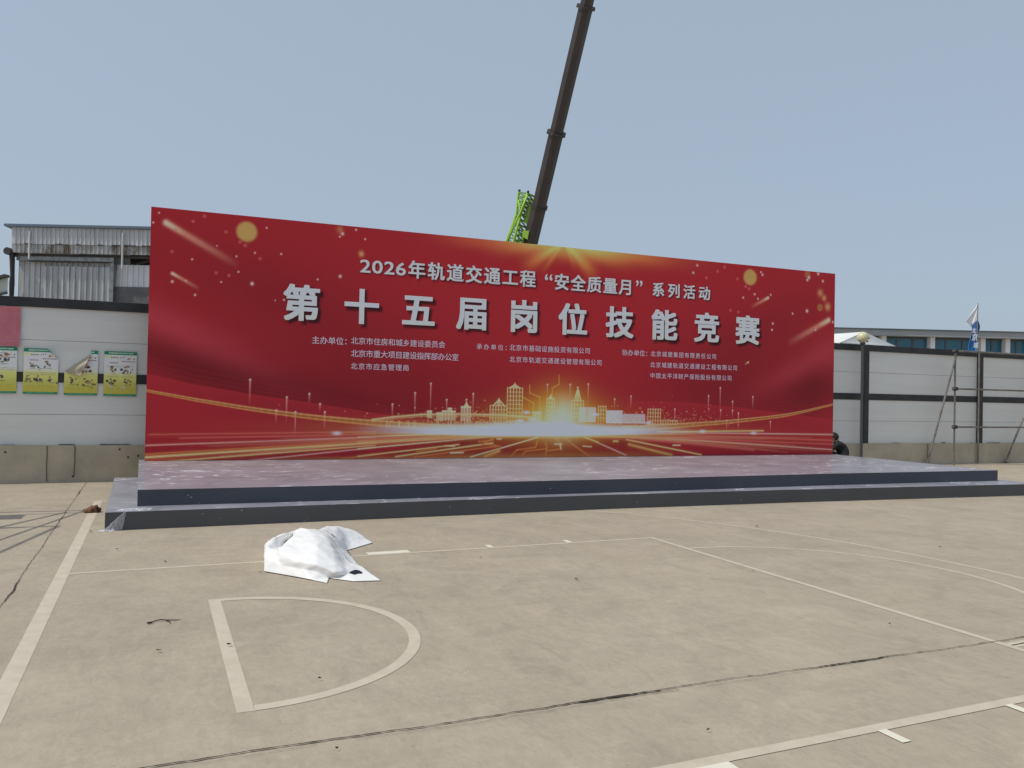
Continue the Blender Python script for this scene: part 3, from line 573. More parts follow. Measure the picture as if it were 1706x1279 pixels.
    if curl == 2:
        bm = bmesh.new(); bm.from_mesh(ob.data); bm.verts.ensure_lookup_table(); kf_ = keep.ravel()
        bmesh.ops.delete(bm, geom=[bm.verts[i] for i in range(nx*nz) if not kf_[i]], context='VERTS'); bm.to_mesh(ob.data); bm.free()
        fl = MB(); A_, B_, C_ = Vector((.0, -.012, .385)), Vector((.375, -.012, .675)), Vector((.235, -.11, .318))   # the flap hanging forward, brown back showing
        n = 8; vs = []; idx = {}
        for i in range(n+1):
            for j in range(n+1-i):
                a, b = i/n, j/n; p = A_+(B_-A_)*a+(C_-A_)*b; p.y -= .05*math.sin(math.pi*a)*math.sin(math.pi*min(1, b*1.2)); idx[i, j] = len(vs); vs.append(p)
        fs = [(idx[i, j], idx[i+1, j], idx[i, j+1]) for i in range(n) for j in range(n-i)]+[(idx[i+1, j], idx[i+1, j+1], idx[i, j+1]) for i in range(n) for j in range(n-i-1)]
        fl.add(vs, fs, True); ed = [idx[i, n-i] for i in range(n+1)]; fl.m = 1
        for i in range(n): fl.bar(vs[ed[i]]+Vector((.002, -.004, 0)), vs[ed[i+1]]+Vector((.002, -.004, 0)), .012, .006)
        fl.build('torn_flap', [M_back, mat('poster_edge', (.55, .40, .36), .7)], o)
    return o
poster('yellow safety poster at the left edge under the pink-red sheet', -.30, .175, 1.438, 2.178, 21, 3)
poster('yellow and white safety poster with its top right corner folded over', .268, .760, 1.435, 2.170, 5, 0, curl=1)
poster('half-torn yellow poster with its brown-backed flap hanging down', .850, 1.337, 1.425, 2.166, 13, 1, curl=2)
poster('flat whole yellow and white poster nearest the red backdrop', 1.430, 1.922, 1.421, 2.166, 34, 2)
# pink-red plastic sheet at the left edge
M_red = mat('red_plastic_sheet', (.56, .14, .18), .3, col2=(.62, .19, .24), scale=3, bump=.2, bscale=2.5, coat=.3, bdist=.03)
rs = MB(); nx, nz = 60, 40; vs = []
for j in range(nz+1):
    for i in range(nx+1):
        x, z = -1.2+1.41*i/nx, 2.19+.635*j/nz; e = min(1.41-1.41*i/nx, .08)/.08; ez = min(.635*j/nz, .635-.635*j/nz, .08)/.08
        y = .082-.035*(1-e)*(.6+.4*math.sin(z*17))-.03*(1-ez)*(.6+.4*math.sin(x*13))-.025*math.exp(-((1.41*(1-i/nx)-.055-.012*math.sin(z*9))/.012)**2)-.02*math.exp(-((.635*j/nz-.06-.02*math.sin(x*5))/.014)**2)
        vs.append((x, y-.0, z+.004*math.sin(x*9)*(1-ez)))
rs.add(vs, [(j*(nx+1)+i, j*(nx+1)+i+1, (j+1)*(nx+1)+i+1, (j+1)*(nx+1)+i) for j in range(nz) for i in range(nx)], True)
o = rs.build('red_sheet', M_red, None, FA, FR); tag(o, 'glossy pink-red plastic sheet pinned to the fence above the posters', 'sheet')

# ------------------------------------------------------------------ ball lamp, pipe scaffold, flag, tent beyond the fence
M_pole = mat('painted_grey_pole', (.06, .062, .065), .45)
M_globe = mat('lamp_globe_plastic', (.62, .58, .36), .35, spec=.5)
lamp = thing('globe_lamp', 'cream ball lamp on a thin dark pole in front of the white fence', 'lamp', FP(18.06, .10, 0))
MB().tube([(0, 0, 0), (0, 0, 2.99)], .035, 14).build('pole', M_pole, lamp)
MB().tube([(0, 0, 2.97), (0, 0, 3.0), (0, 0, 3.03)], [.035, .07, .055], 16).build('collar', M_pole, lamp)
MB().ball((0, 0, 3.155), .138, 28).build('globe', M_globe, lamp)
lm_ = MB(); lm_.ball((.085, -.088, 3.135), .038, 12, (1, 1, .7)); lm_.ball((.06, -.06, 3.06), .045, 12, (1, 1, .5)); lm_.build('broken_patch', M_black, lamp)

M_pipe = mat('scaffold_pipe', (.25, .245, .235), .5, col2=(.16, .13, .10), scale=5, metal=.5)
sc = thing('scaffold', 'grey steel pipe scaffold frame with slanting braces in front of the white fence', 'scaffold', FP(21.02, .3, 0), FR)
PR = .024
for x, y, h_ in ((0, 0, 2.99), (3.6, 0, 2.99), (1.20, .24, 2.96)): MB().tube([(x, y, 0), (x, y, h_)], PR, 10).build('upright', M_pipe, sc)
for z in (.98, 1.96, 2.93): MB().tube([(-.12, -.03, z), (6.5, -.03, z)], PR, 10).build('ledger', M_pipe, sc)
for x, dx in ((0, .72), (3.5, 1.3)): MB().tube([(x+.02, -.01, 2.82), (x-dx, .20, .0)], PR*1.1, 10).build('brace', M_pipe, sc)
for x in (0, 3.6):
    for z in (.98, 1.96, 2.93): MB().box((x-.055, -.06, z-.045), (x+.05, .035, z+.045)).build('coupler', M_black, sc, bevel=.01)
MB().box((-.80, .13, 0), (-.64, .25, .012)).build('base_plate', M_pipe, sc); MB().box((2.12, .13, 0), (2.28, .25, .012)).build('base_plate', M_pipe, sc); MB().ball((2.21, .18, .06), .05, 10).build('base_plate', M_pipe, sc)

# guessed pipe rack, unseen at left, shaped to throw the bar shadows on the court
rk = thing('guessed_rack', 'unseen grey pipe rack guessed from its shadows, with slanting bars and a board, left of the court', 'rack', (0, 0, 0))
def caster(sx_, sy_, z): k = z/math.tan(SUN_EL); return (sx_-k*math.cos(SUN_AZ), sy_+k*math.sin(SUN_AZ), z)
for a, b, ra in (((-.95, 2.2, 1.9), (-.28, 5.08, 2.5), .02), ((-.86, 3.9, 2.0), (-.10, 6.30, 2.6), .018), ((-.95, 5.0, 2.0), (-.30, 6.20, 2.5), .024), ((-1.6, 5.05, 2.4), (-.40, 5.10, 2.4), .024), ((-3.0, 6.08, 2.6), (-.02, 6.12, 2.6), .02)):
    MB().tube([caster(*a), caster(*b)], ra, 8).build('bar', M_pipe, rk)
p0, p1 = caster(-3.4, 5.75, 2.6), caster(-.75, 6.12, 2.6)
MB().box((p0[0], p0[1], 2.6), (p1[0], p1[1], 2.63)).build('board', M_steel, rk)
for p in (caster(-.95, 2.2, 1.9), caster(-.28, 5.08, 2.5), caster(-.10, 6.30, 2.6), caster(-3.0, 6.08, 2.6)): MB().tube([(p[0]-.01, p[1], 0), p], .028, 8).build('leg', M_pipe, rk)

def fl_at(px, d): return along(px, d)
fp = fl_at((1629, 507), 24); fb_ = fl_at((1629, 600), 24)
flag = thing('flag', 'drooping blue and white flag with white characters on a pole beyond the fence', 'flag', (fp.x, fp.y, 0))
MB().tube([(0, 0, 0), (0, 0, fp.z+.03)], [.022, .014], 8).build('pole', M_steel, flag)
nx, nz = 40, 72; ht = 1.42
u, v = np.meshgrid(np.linspace(0, 1, nx), np.linspace(0, 1, nz))     # u away from the pole, v up
T_ = np.array(RT[:]); F_ = np.array(FW[:]); zz = fp.z-ht*(1-v)
left = np.interp(v, [0, .16, .30, .44, .52, .62, .70, .82, .93, 1], [.24, .255, .21, .17, .18, .385, .31, .19, .06, .015])
fold = .05*np.sin(u*9+v*4)*np.minimum(1, u*3)*(1-.75*v)
off = -left*u
back_ = (u < .0)
px_ = off[..., None]*T_ + (fold+.09*np.sin(u*3.1)*(1-v))[..., None]*F_
im = np.zeros((nz, nx, 3)); im[:] = C(70, 120, 190)
wm = sm(-.02, .02, (v-.46-.22*(1-u)))[..., None]; blue = np.array(C(66, 124, 176))*sm(.75, .0, v)[..., None]+np.array(C(72, 98, 146))*(1-sm(.75, .0, v)[..., None])
im = blue*(1-wm)+np.array(C(214, 222, 232))*wm
pos = px_; pos[..., 2] = zz
M_flag = vcol_mat('flag_cloth', .7, .2)
cloth = grid_mesh('cloth', nx, nz, pos.reshape(-1, 3), np.clip(im.reshape(-1, 3)*1.5, 0, .85), M_flag, flag)
sd_ = MB(); vs = []                                         # darker fold lying on the other side of the pole
for i, t in enumerate(np.linspace(0, 1, 12)):
    wd_ = float(np.interp(t, [0, .12, .3, .5, .62, .8, 1], [.01, .06, .10, .10, .05, .03, .0])); z = fp.z-.42-.62*(1-0)*t
    a = Vector(T_)*(.012)+Vector(F_)*.02; b = Vector(T_)*(.012+wd_)+Vector(F_)*.07; vs += [(a.x, a.y, z), (b.x, b.y, z-.05*(t > .55))]
sd_.add(vs, [(2*i, 2*i+1, 2*i+3, 2*i+2) for i in range(11)], True); sd_.build('fold', mat('flag_blue_fold', (.015, .03, .12), .7), flag)
fl_ = MB()
for ch, cx, cz, s_ in (('北', -.135, fp.z-.80, .16), ('京', -.13, fp.z-1.0, .22), ('城', -.075, fp.z-1.22, .18)):
    vv, tt = glyph(ch); vv = vv-vv.mean(0)
    for q_, (a, b) in enumerate(((0, 0), (.03, .02), (-.03, .02), (.03, -.02), (-.03, -.02))):
        fl_.add([tuple(Vector(T_)*(cx+(x+a)*s_*.8+.12*s_*y_)+Vector((0, 0, cz+(y_+b)*s_))-Vector(F_)*(.075+.001*q_)) for x, y_ in vv], tt.tolist())
fl_.build('lettering', mat('flag_white_ink', (.8, .82, .85), .7), cloth)

tp = fl_at((1440, 552.5), 22.5); R2 = Vector((RT.x, RT.y, 0)).normalized(); F2 = Vector((FW.x, FW.y, 0)).normalized()
tent = thing('marquee', 'white peaked marquee roof showing above the black fence rail', 'tent', (tp.x, tp.y, 0))
e_ = R2*-.47+F2*.88; n_ = R2*.88+F2*.47
M_canvas = mat('white_canvas', (.74, .75, .72), .7, col2=(.66, .67, .64), scale=2.2)
pk = Vector((0, 0, tp.z)); pk2 = e_*4.5+Vector((0, 0, tp.z)); ez = 3.16; drop = Vector((0, 0, -.28))
c1 = -e_*.15+n_*1.14+Vector((0, 0, ez)); c2 = -e_*.15-n_*1.14+Vector((0, 0, ez)); c3 = e_*4.65-n_*1.14+Vector((0, 0, ez)); c4 = e_*4.65+n_*1.14+Vector((0, 0, ez))
tb = MB()
def facet(a, b, c, d, sag=.05, n=16, pleat=.012):
    vs = []
    for j in range(n+1):
        for i in range(n+1):
            s_, t = i/n, j/n; p = (a*(1-s_)+b*s_)*(1-t)+(d*(1-s_)+c*s_)*t; p.z -= sag*math.sin(math.pi*t)*math.sin(math.pi*s_)+pleat*abs(math.sin(s_*math.pi*7))*(1-t)*2; vs.append(p)
    tb.add(vs, [(j*(n+1)+i, j*(n+1)+i+1, (j+1)*(n+1)+i+1, (j+1)*(n+1)+i) for j in range(n) for i in range(n)], True)
facet(c2, c1, pk, pk); facet(c3, c2, pk, pk2); facet(c1, c4, pk2, pk); facet(c4, c3, pk2, pk2)
for a, b in ((c2, c1), (c1, c4), (c4, c3), (c3, c2)): tb.add([a, b, b+drop, a+drop], [(0, 1, 2, 3)])
tb.build('canopy', M_canvas, tent)
for c_ in (c1, c2, c3, c4): MB().tube([(c_.x*.97, c_.y*.97, 0), (c_.x*.97, c_.y*.97, ez)], .03, 8).build('leg', M_steel, tent)

# ------------------------------------------------------------------ long low building on the right
P0, P1 = along((1300, 542), 45.0), along((1760, 558), 45.6); P0.z = P1.z = 5.60; dv = (P1-P0); Lb = dv.length; ang = math.atan2(dv.y, dv.x)
lb = thing('office_building', 'long low grey office building with a band of blue glass behind the fence', 'building', (P0.x, P0.y, 0), ang)
M_fascia = mat('grey_fascia', (.34, .355, .37), .6, col2=(.30, .315, .33), scale=.6); M_wallb = mat('pale_render', (.80, .80, .80), .8)
M_glass = mat('blue_glass', (.02, .115, .20), .08, col2=(.04, .17, .26), scale=.5, spec=.6); M_dk = mat('roof_edge', (.10, .12, .13), .6)
Le = 48
MB().box((-12, .4, 0), (Le, 12, 5.0)).build('wall', M_wallb, lb)
MB().box((-12.6, -.5, 5.245), (Le+.6, 12.6, 5.57)).build('roof_fascia', M_fascia, lb); MB().box((-12.7, -.56, 5.571), (Le+.7, 12.7, 5.63)).build('roof_edge', M_dk, lb)
def along_u(px):                                          # where a sight line meets the facade
    q_ = along((px, 575), 1.0)-CAM; nn = Vector((-math.sin(ang), math.cos(ang), 0)); t = (Vector((P0.x, P0.y, 0))-CAM).dot(nn)/q_.dot(nn); p = CAM+q_*t; return (p-Vector((P0.x, P0.y, p.z))).dot(Vector((math.cos(ang), math.sin(ang), 0)))
cols_ = [along_u(px) for px in (1552, 1636, 1677)]; step = cols_[2]-cols_[1]
xs = [cols_[1]-step*8, cols_[1]-step*6, cols_[1]-step*4, cols_[0], cols_[1], cols_[2]]+[cols_[2]+step*k for k in range(1, 26)]
xs = [x for x in xs if x < Le]
for a, b in zip(xs[:-1], xs[1:]):
    wq = MB().box((a+.12, .25, .9), (b-.12, .32, 5.215)).build('window', M_glass, lb)
    fr = MB()
    m_ = (a+b)/2
    for x in ((m_,) if b-a < step*1.5 else (a+(b-a)*.33, a+(b-a)*.66)): fr.box((x-.045, .21, .9), (x+.045, .249, 5.215))
    fr.box((a+.12, .205, 5.13), (b-.12, .247, 5.21)); fr.build('frame', M_dk, wq)
for x in xs: MB().box((x-.13, -.12, 0), (x+.13, .38, 5.24)).build('column', M_wallb, lb)

# ------------------------------------------------------------------ corrugated shed on the left
Q0 = along((16, 420), 24.0); Q1 = along((248, 426.5), 24.0); ang2 = math.atan2(Q1.y-Q0.y, Q1.x-Q0.x)
shed = thing('metal_shed', 'old grey corrugated metal shed with a stained eave band, behind the fence on the left', 'shed', (Q0.x, Q0.y, 0), ang2)
def corr_mat(name, a, b, dirt):
    m = mat(name, a, .5, col2=b, scale=1.4, stretch=(6, 6, .5), lo=.35, hi=.7, metal=.05, detail=8); return m
M_corr = corr_mat('corrugated_grey', (.58, .59, .61), (.40, .405, .41), 0); M_corr2 = corr_mat('corrugated_pale', (.70, .71, .74), (.6, .61, .63), 0)
M_dark = mat('dark_steel', (.025, .024, .024), .6, col2=(.06, .05, .045), scale=3); M_brown = mat('stained_sheet', (.40, .41, .41), .6, col2=(.12, .085, .05), scale=2.2, stretch=(1, 1, .6), lo=.42, hi=.62)
M_blue = mat('roof_sheet_blue', (.12, .16, .22), .5)
def corr(mb, x0, x1, y, z0, z1, pitch=.10, dep=.03, rib=.3):
    n = max(1, int(round((x1-x0)/pitch))); xs_ = []
    for i in range(n):
        a = x0+(x1-x0)*i/n; wv = (x1-x0)/n; xs_ += [(a, y), (a+wv*(1-rib)*.9, y), (a+wv*(1-rib), y-dep), (a+wv*.97, y-dep)]
    xs_.append((x1, y)); vs = [(a, b, z0) for a, b in xs_]+[(a, b, z1) for a, b in xs_]; k = len(xs_)
    mb.add(vs, [(i, i+1, k+i+1, k+i) for i in range(k-1)])
SL = 5.6
up_ = MB(); corr(up_, .06, SL, -.02, 5.73, 6.22, .128, .022, .25); up_.build('eave_band', M_corr, shed); RR = random.Random(3)
lo_ = MB(); corr(lo_, .06, SL, .0, 5.47, 5.735, .128, .022, .25); lo_.m = 1
for k in range(16):
    x = .4+RR.random()*4.2; lo_.box((x, -.045, 5.725), (x+RR.uniform(.05, .22), -.02, 5.745))
lo_.build('stained_band', [M_brown, M_dark], shed)
rf = MB(); rf.add([(-.12, -.12, 6.23), (SL, -.12, 6.23), (SL, 8, 5.8), (-.12, 8, 5.8), (-.12, -.12, 6.30), (SL, -.12, 6.30), (SL, 8, 5.87), (-.12, 8, 5.87)], [(0,3,2,1),(4,5,6,7),(0,1,5,4),(1,2,6,5),(2,3,7,6),(3,0,4,7)]); rf.build('roof', M_blue, shed)
wl = MB(); corr(wl, .12, 2.98, .30, 0, 5.47, .155, .03, .3); wl.add([(.1, .3, 0), (.1, 8, 0), (.1, 8, 5.8), (.1, .3, 6.2)], [(0, 1, 2, 3)]); wl.build('wall', M_corr, shed)
wr = MB(); corr(wr, 3.02, SL, .34, 4.55, 5.22, .16, .03, .3); wr.build('pale_wall', M_corr2, shed)
MB().box((3.0, .30, 0), (SL, .40, 4.56)).build('lower_wall', mat('dark_grey_sheet', (.10, .10, .105), .6, col2=(.16, .16, .165), scale=2), shed)
MB().box((3.0, 1.2, 5.2), (SL, 1.3, 6.2)).build('dark_recess', M_dark, shed)
for x in (3.9, 5.0): MB().bar((x-.5, .42, 5.22), (x+.4, .42, 5.47), .05).build('strut', M_dark, shed)
dr = MB(); corr(dr, .82, 2.88, .22, 0, 5.12, .17, .035, .35); dr.build('sliding_door', corr_mat('door_sheet', (.52, .53, .54), (.27, .275, .28), 0), shed)
MB().box((.12, .14, 5.27), (2.98, .24, 5.40)).build('door_header', M_steel, shed); MB().tube([(.5, .13, 5.25), (2.98, .13, 5.25)], .022, 8).build('door_track', M_dark, shed)
MB().box((2.90, .12, 0), (3.02, .28, 5.42)).build('door_post', M_steel, shed)
for x, z0, z1 in ((.62, 5.28, 6.1), (3.36, 5.05, 6.1)): MB().tube([(x, -.07, z1), (x, -.07, z0)], .028, 8).build('vent_pipe', mat('white_pipe', (.6, .6, .6), .5), shed)
MB().tube([(-.02, -.1, 5.50), (-.02, .6, 5.50), (-.02, 1.2, 5.48)], .11, 12).build('gutter', M_dark, shed); MB().tube([(.02, .12, 0), (.02, .12, 4.6), (.04, .1, 4.8), (.04, .06, 5.45)], [.075, .075, .06, .075], 12).build('downpipe', M_dark, shed)
MB().box((.08, .10, 5.40), (SL, .30, 5.462)).build('soffit', M_dark, shed)

W0 = along((-60, 478), 30.0)
gb = thing('green_outbuilding', 'pale green outbuilding with sloping dark roof edge, at the far left behind the fence', 'building', (W0.x, W0.y, 0), -.41)
M_pg = mat('pale_green_wall', (.50, .56, .52), .8)
MB().prism([(-3, 0), (1.62, 0), (1.62, 4), (-3, 4)], 0, 4.75).build('wall', M_pg, gb)
gm = MB(); gm.add([(-3, -.02, 3.9), (1.62, -.02, 4.9), (1.62, -.02, 5.52), (-3, -.02, 4.2)], [(0, 1, 2, 3)]); gm.build('gable', M_pg, gb)
MB().bar((-3, -.1, 4.22), (1.64, -.1, 5.57), .30, .09).build('roof_edge', M_dark, gb); MB().bar((-3, -.1, 3.7), (1.64, -.1, 4.95), .12, .07).build('rail', M_dark, gb)

# ------------------------------------------------------------------ mobile crane
B0, B1 = along((883, 408), 50.0), along((979, 0), 42.5); bd = (B1-B0).normalized()
base_pt = B0-bd*((B0.z-2.9)/bd.z)
crane = thing('mobile_crane', 'mobile crane with tall dark boom and lime green lattice jib behind the backdrop', 'crane', (base_pt.x, base_pt.y, 0))
bo = Vector((base_pt.x, base_pt.y, 0))
M_boom = mat('boom_dark_paint', (.060, .048, .046), .45, col2=(.045, .036, .035), scale=.6, spec=.5); M_lime = mat('lime_paint', (.30, .56, .035), .45, col2=(.36, .60, .06), scale=1.5)
sidev = bd.cross(Vector((FW.x, FW.y, 0))).normalized(); frontv = sidev.cross(bd).normalized()
def boom_sec(p, q, hw):
    mb = MB(); prof = [(-hw, -hw*.35), (-hw*.55, -hw*1.05), (hw*.35, -hw*1.05), (hw, -hw*.45), (hw, hw*.5), (hw*.5, hw*1.1), (-hw*.5, hw*1.1), (-hw, hw*.5)]
    vs = [pt+sidev*a*sg+frontv*b*1 for pt, sg in ((p, 1), (q, 1)) for a, b in prof]; n = len(prof)
    mb.add([v_-bo for v_ in vs], [tuple(range(n))[::-1], tuple(range(n, 2*n))]+[(i, (i+1) % n, n+(i+1) % n, n+i) for i in range(n)])
    return mb
def on_boom(y): # parameter where the boom passes a picture height
    lo, hi = -20, 60
    for _ in range(40):
        m_ = (lo+hi)/2; p = B0+bd*m_-CAM; yy = 639.5-1355.2*p.dot(UP)/p.dot(FW)
        if yy > y: lo = m_
        else: hi = m_
    return lo
t345, t222, t12 = on_boom(344), on_boom(222), on_boom(12)
Tend = t12+9
secs = [((base_pt-B0).dot(bd), t345, .445), (t345, t222, .415), (t222, t12, .375), (t12, Tend, .335)]
for a, b, hw in secs: boom_sec(B0+bd*a, B0+bd*b, hw).build('boom_section', M_boom, crane)
for t, hw in ((t345, .47), (t222, .50), (t12, .46)): boom_sec(B0+bd*(t-.07), B0+bd*(t+.07), hw*1.08).build('boom_collar', M_dark, crane)
jb = MB(); M_lime_shade = mat('lime_brace_shade', (.12, .25, .025), .5); P_ = lambda x, y, d: along((x, y), d)-bo  # darker lime on the lacing paints the shade inside the jib
def lace(a0, a1, b0, b1, n, r=.046):
    for i in range(n+1):
        t = i/n; jb.tube([a0.lerp(a1, t), b0.lerp(b1, t)], r, 5, False)
        if i < n: jb.tube([a0.lerp(a1, t), b0.lerp(b1, t+1/n)], r, 5, False)
Lt, Lm, Lb_ = P_(864.5, 320, 50.2), P_(860.5, 357, 50.4), P_(843, 405, 50.8)
Mt, Mm, Mb_ = P_(879, 322, 49.2), P_(868, 355, 49.2), P_(854.5, 408, 49.2)
Rt_, Rm, Rb = P_(891, 327, 49.6), P_(882, 366, 49.6), P_(868, 409, 49.6)
It, Ib = P_(871, 325, 51.0), P_(862, 408, 51.0)
dn = Vector((bd.x, bd.y, bd.z))*-5
for chain in ((Lt, Lm, Lb_, Lb_+dn), (Mt, Mm, Mb_, Mb_+dn), (Rt_, Rm, Rb, Rb+dn)): jb.tube(list(chain), .08, 8)
jb.tube([It, Ib, Ib+dn], .055, 7); jb.tube([P_(863, 334, 50), P_(868, 352, 49), P_(845, 402, 50)], .06, 7); jb.tube([P_(879, 325, 49), P_(868, 352, 49), P_(856, 372, 50), P_(846, 404, 50.5)], .055, 7)
jb.m = 2; lace(Mt, Mm, Rt_, Rm, 5); lace(Mm, Mb_, Rm, Rb, 6); lace(Lt, Lm, Mt, Mm, 5); lace(Lm, Lb_, Mm, Mb_, 5); lace(It, Ib, Rt_, Rb, 8); lace(Lb_, Lb_+dn, Mb_, Mb_+dn, 5); lace(Mb_, Mb_+dn, Rb, Rb+dn, 5)
jb.m = 0; jb.add([P_(871, 384, 49.1), P_(881.5, 384, 49.1), P_(879, 399, 49.1), P_(870, 394, 49.1), P_(871, 384, 49.3), P_(881.5, 384, 49.3), P_(879, 399, 49.3), P_(870, 394, 49.3)], [(0,3,2,1),(4,5,6,7),(0,1,5,4),(1,2,6,5),(2,3,7,6),(3,0,4,7)])
jb.add([P_(879, 340, 49.4), P_(886, 341, 49.4), P_(879, 372, 49.4), P_(873, 372, 49.4), P_(879, 340, 49.55), P_(886, 341, 49.55), P_(879, 372, 49.55), P_(873, 372, 49.55)], [(0,3,2,1),(4,5,6,7),(0,1,5,4),(1,2,6,5),(2,3,7,6),(3,0,4,7)])
jb.m = 1
for p in (Lt, Mt): jb.ball(p+Vector((.03, 0, .10)), .09, 8)
jb.build('lattice_jib', [M_lime, M_dark, M_lime_shade], crane)
# carrier behind the backdrop
MB().box((-6.5, -1.4, .9), (6.5, 1.4, 1.5)).build('chassis', M_lime, crane, bevel=.05); MB().box((-6.9, -1.35, .7), (-4.6, 1.35, 2.7)).build('driver_cab', M_lime, crane, bevel=.15)
MB().box((-1.2, -1.3, 1.5), (3.4, 1.3, 2.5)).build('turntable', M_lime, crane, bevel=.08); MB().box((2.6, -1.5, 1.9), (4.4, 1.5, 3.2)).build('counterweight', M_dark, crane, bevel=.08)
for x in (-5.2, -3.7, 1.5, 3.0, 4.5):
    for y in (-1.25, 1.25): MB().tube([(x, y-.2, .6), (x, y+.2, .6)], .6, 20).build('wheel', M_dark, crane)

# ------------------------------------------------------------------ crumpled white sheet on the court
M_sheet = mat('white_banner_cloth', (.82, .81, .79), .5, bump=.22, bscale=9, spec=.35, bdist=.02)
def gp(px):
    d = along(px, 1.0)-CAM; t = -CAM.z/d.z; return CAM+d*t
PT = dict(a=(440,953,0), b=(470,958,0), c=(500,963.5,0), d=(522,967.5,0), e=(545,972,0), tip=(635,968,0), fold=(548,963,6.84), mid=(590,969.5,0), q=(577,918,0), z=(621,905,0),
  r0=(444,908,7.24), a2=(442,930,7.10), apr=(470,941,6.98), apr2=(505,948,6.87), apr3=(530,953,6.84), l1=(454,915,7.20), e1=(466,920,7.05), l3=(492,934,6.90), l4=(522,939,6.84), l5=(540,946,6.82),
  r1=(456,896,7.50), r2=(472,889,7.75), r3=(490,884.5,7.95), h1=(462,917,7.30), h2=(474,908,7.85), h3=(490,894,8.0), e2=(479,905,7.25), e3=(494,890,7.52),
  P=(503,879,7.68), P2=(521,881,7.70), g1=(512,903,7.22), g2=(500,920,7.02), g3=(530,915,7.00), g4=(528,894,7.38), R1=(543,890,7.55), R2=(555,916,7.12), R3=(558,938,6.88), R4=(559,954,6.80),
  s1=(562,902,7.78), s2=(579,921,7.70), s3=(592,936,7.30), s4=(610,950,7.02), v1=(572,930,7.20), v2=(574,945,6.95), v3=(580,957,6.87),
  w1=(531,883,7.95), w2=(545,876,8.30), w3=(562,874,8.45), w4=(592,886,8.52), w5=(560,896,8.05), w6=(585,903,8.32), w7=(600,897,8.48))
W_ = {k: (gp(v[:2]) if v[2] == 0 else along(v[:2], v[2])) for k, v in PT.items()}
for p in W_.values(): p.z = max(p.z, .008)
W_.update(k1=Vector((1.72, 3.2, .008)), k2=Vector((2.0, 3.55, .008)), k3=Vector((2.35, 3.75, .008)), k4=Vector((2.75, 3.45, .008)))
HF = '''a b apr a2|b c apr|c apr2 apr|c d apr2|d apr3 apr2|d e fold apr3|a2 apr l1 r0|apr e1 l1|apr l3 e1|apr apr2 l3|apr2 l4 l3|apr2 apr3 l4|apr3 l5 l4|apr3 fold R4 l5|
r0 l1 h1 r1|r1 h1 h2 r2|r2 h2 h3 r3|l1 e1 h1|h1 e1 e2 h2|h2 e2 e3 h3|r3 h3 e3 P|e1 l3 g2 e2|e2 g2 g1 e3|e3 g1 g4 P|P g4 P2|l3 l4 g3 g2|g2 g3 g1|g1 g3 g4|g4 g3 R2 R1|P2 g4 R1|l4 l5 R3 g3|g3 R3 R2|l5 R4 R3|
R1 R2 v1 s1|s1 v1 s2|R2 R3 v2 v1|v1 v2 s3 s2|R3 R4 v3 v2|v2 v3 s4 s3|fold mid v3 R4|mid tip s4 v3|P2 R1 s1 w1|w1 s1 w5|w1 w5 w2|w2 w5 w3|w5 w6 w7 w3|w3 w7 w4|s1 s2 q w5|w5 q w6|w6 q z w7|w7 z w4|
a2 r0 a|r0 r1 k1|r0 k1 a|r1 r2 k1|r2 r3 k2 k1|r3 P k2|P P2 k2|P2 w1 k3 k2|w1 w2 k3|w2 w3 k3|w3 w4 k4 k3|w4 z k4'''.replace('\n', '')
names = list(W_); HFi = [tuple(names.index(n_) for n_ in f.split()) for f in HF.split('|')]
_n = M_sheet.node_tree; _tc = _n.nodes.new('ShaderNodeTexCoord'); _t = _n.nodes.new('ShaderNodeTexNoise'); _t.noise_type = 'RIDGED_MULTIFRACTAL'; _t.inputs['Scale'].default_value = 3.2; _t.inputs['Detail'].default_value = 2; _t.inputs['Distortion'].default_value = .6
_bp = _n.nodes.new('ShaderNodeBump'); _bp.inputs['Strength'].default_value = .35; _bp.inputs['Distance'].default_value = .012   # sharp creases
_n.links.new(_tc.outputs['Object'], _t.inputs[0]); _n.links.new(_t.outputs[0], _bp.inputs['Height']); _n.links.new(_bp.outputs[0], _n.nodes['Principled BSDF'].inputs['Normal'])
heap = thing('crumpled_sheet', 'crumpled white banner sheet lying in a heap on the concrete court', 'sheet', (2.1, 2.2, 0))
cen = Vector((2.1, 2.2, 0))
me = bpy.data.meshes.new('sheet'); me.from_pydata([tuple(W_[n_]-cen) for n_ in names], [], HFi); bm = bmesh.new(); bm.from_mesh(me)
bmesh.ops.recalc_face_normals(bm, faces=bm.faces); bmesh.ops.triangulate(bm, faces=bm.faces[:])
for it in range(4):
    bmesh.ops.subdivide_edges(bm, edges=bm.edges[:], cuts=1, use_grid_fill=True)
    if it in (1, 2): bmesh.ops.smooth_vert(bm, verts=[v for v in bm.verts if not v.is_boundary], factor=.38, use_axis_x=True, use_axis_y=True, use_axis_z=True)
bm.normal_update()
for v in bm.verts:
    p = v.co; n1 = 1-abs(mnoise.noise(p*4.2+Vector((3, 1, 2))))*2.4; n2 = mnoise.noise(p*11); n3 = 1-abs(mnoise.noise(p*9.5+Vector((7, 3, 2))))*2.6
    k = min(1, max(0, p.z-.006)/.05)
    v.co += v.normal*(.010*n1+.003*n2+.004*n3)*k; v.co.z = max(v.co.z, .003)
bmesh.ops.recalc_face_normals(bm, faces=bm.faces)
for f_ in bm.faces: f_.smooth = True
bm.to_mesh(me); bm.free(); me.materials.append(M_sheet); sh_o = bpy.data.objects.new('sheet', me); COL.objects.link(sh_o); sh_o.parent = heap
sh_o.modifiers.new('thickness', 'SOLIDIFY').thickness = .003
M_ink = mat('black_ink', (.006, .006, .008), .5)
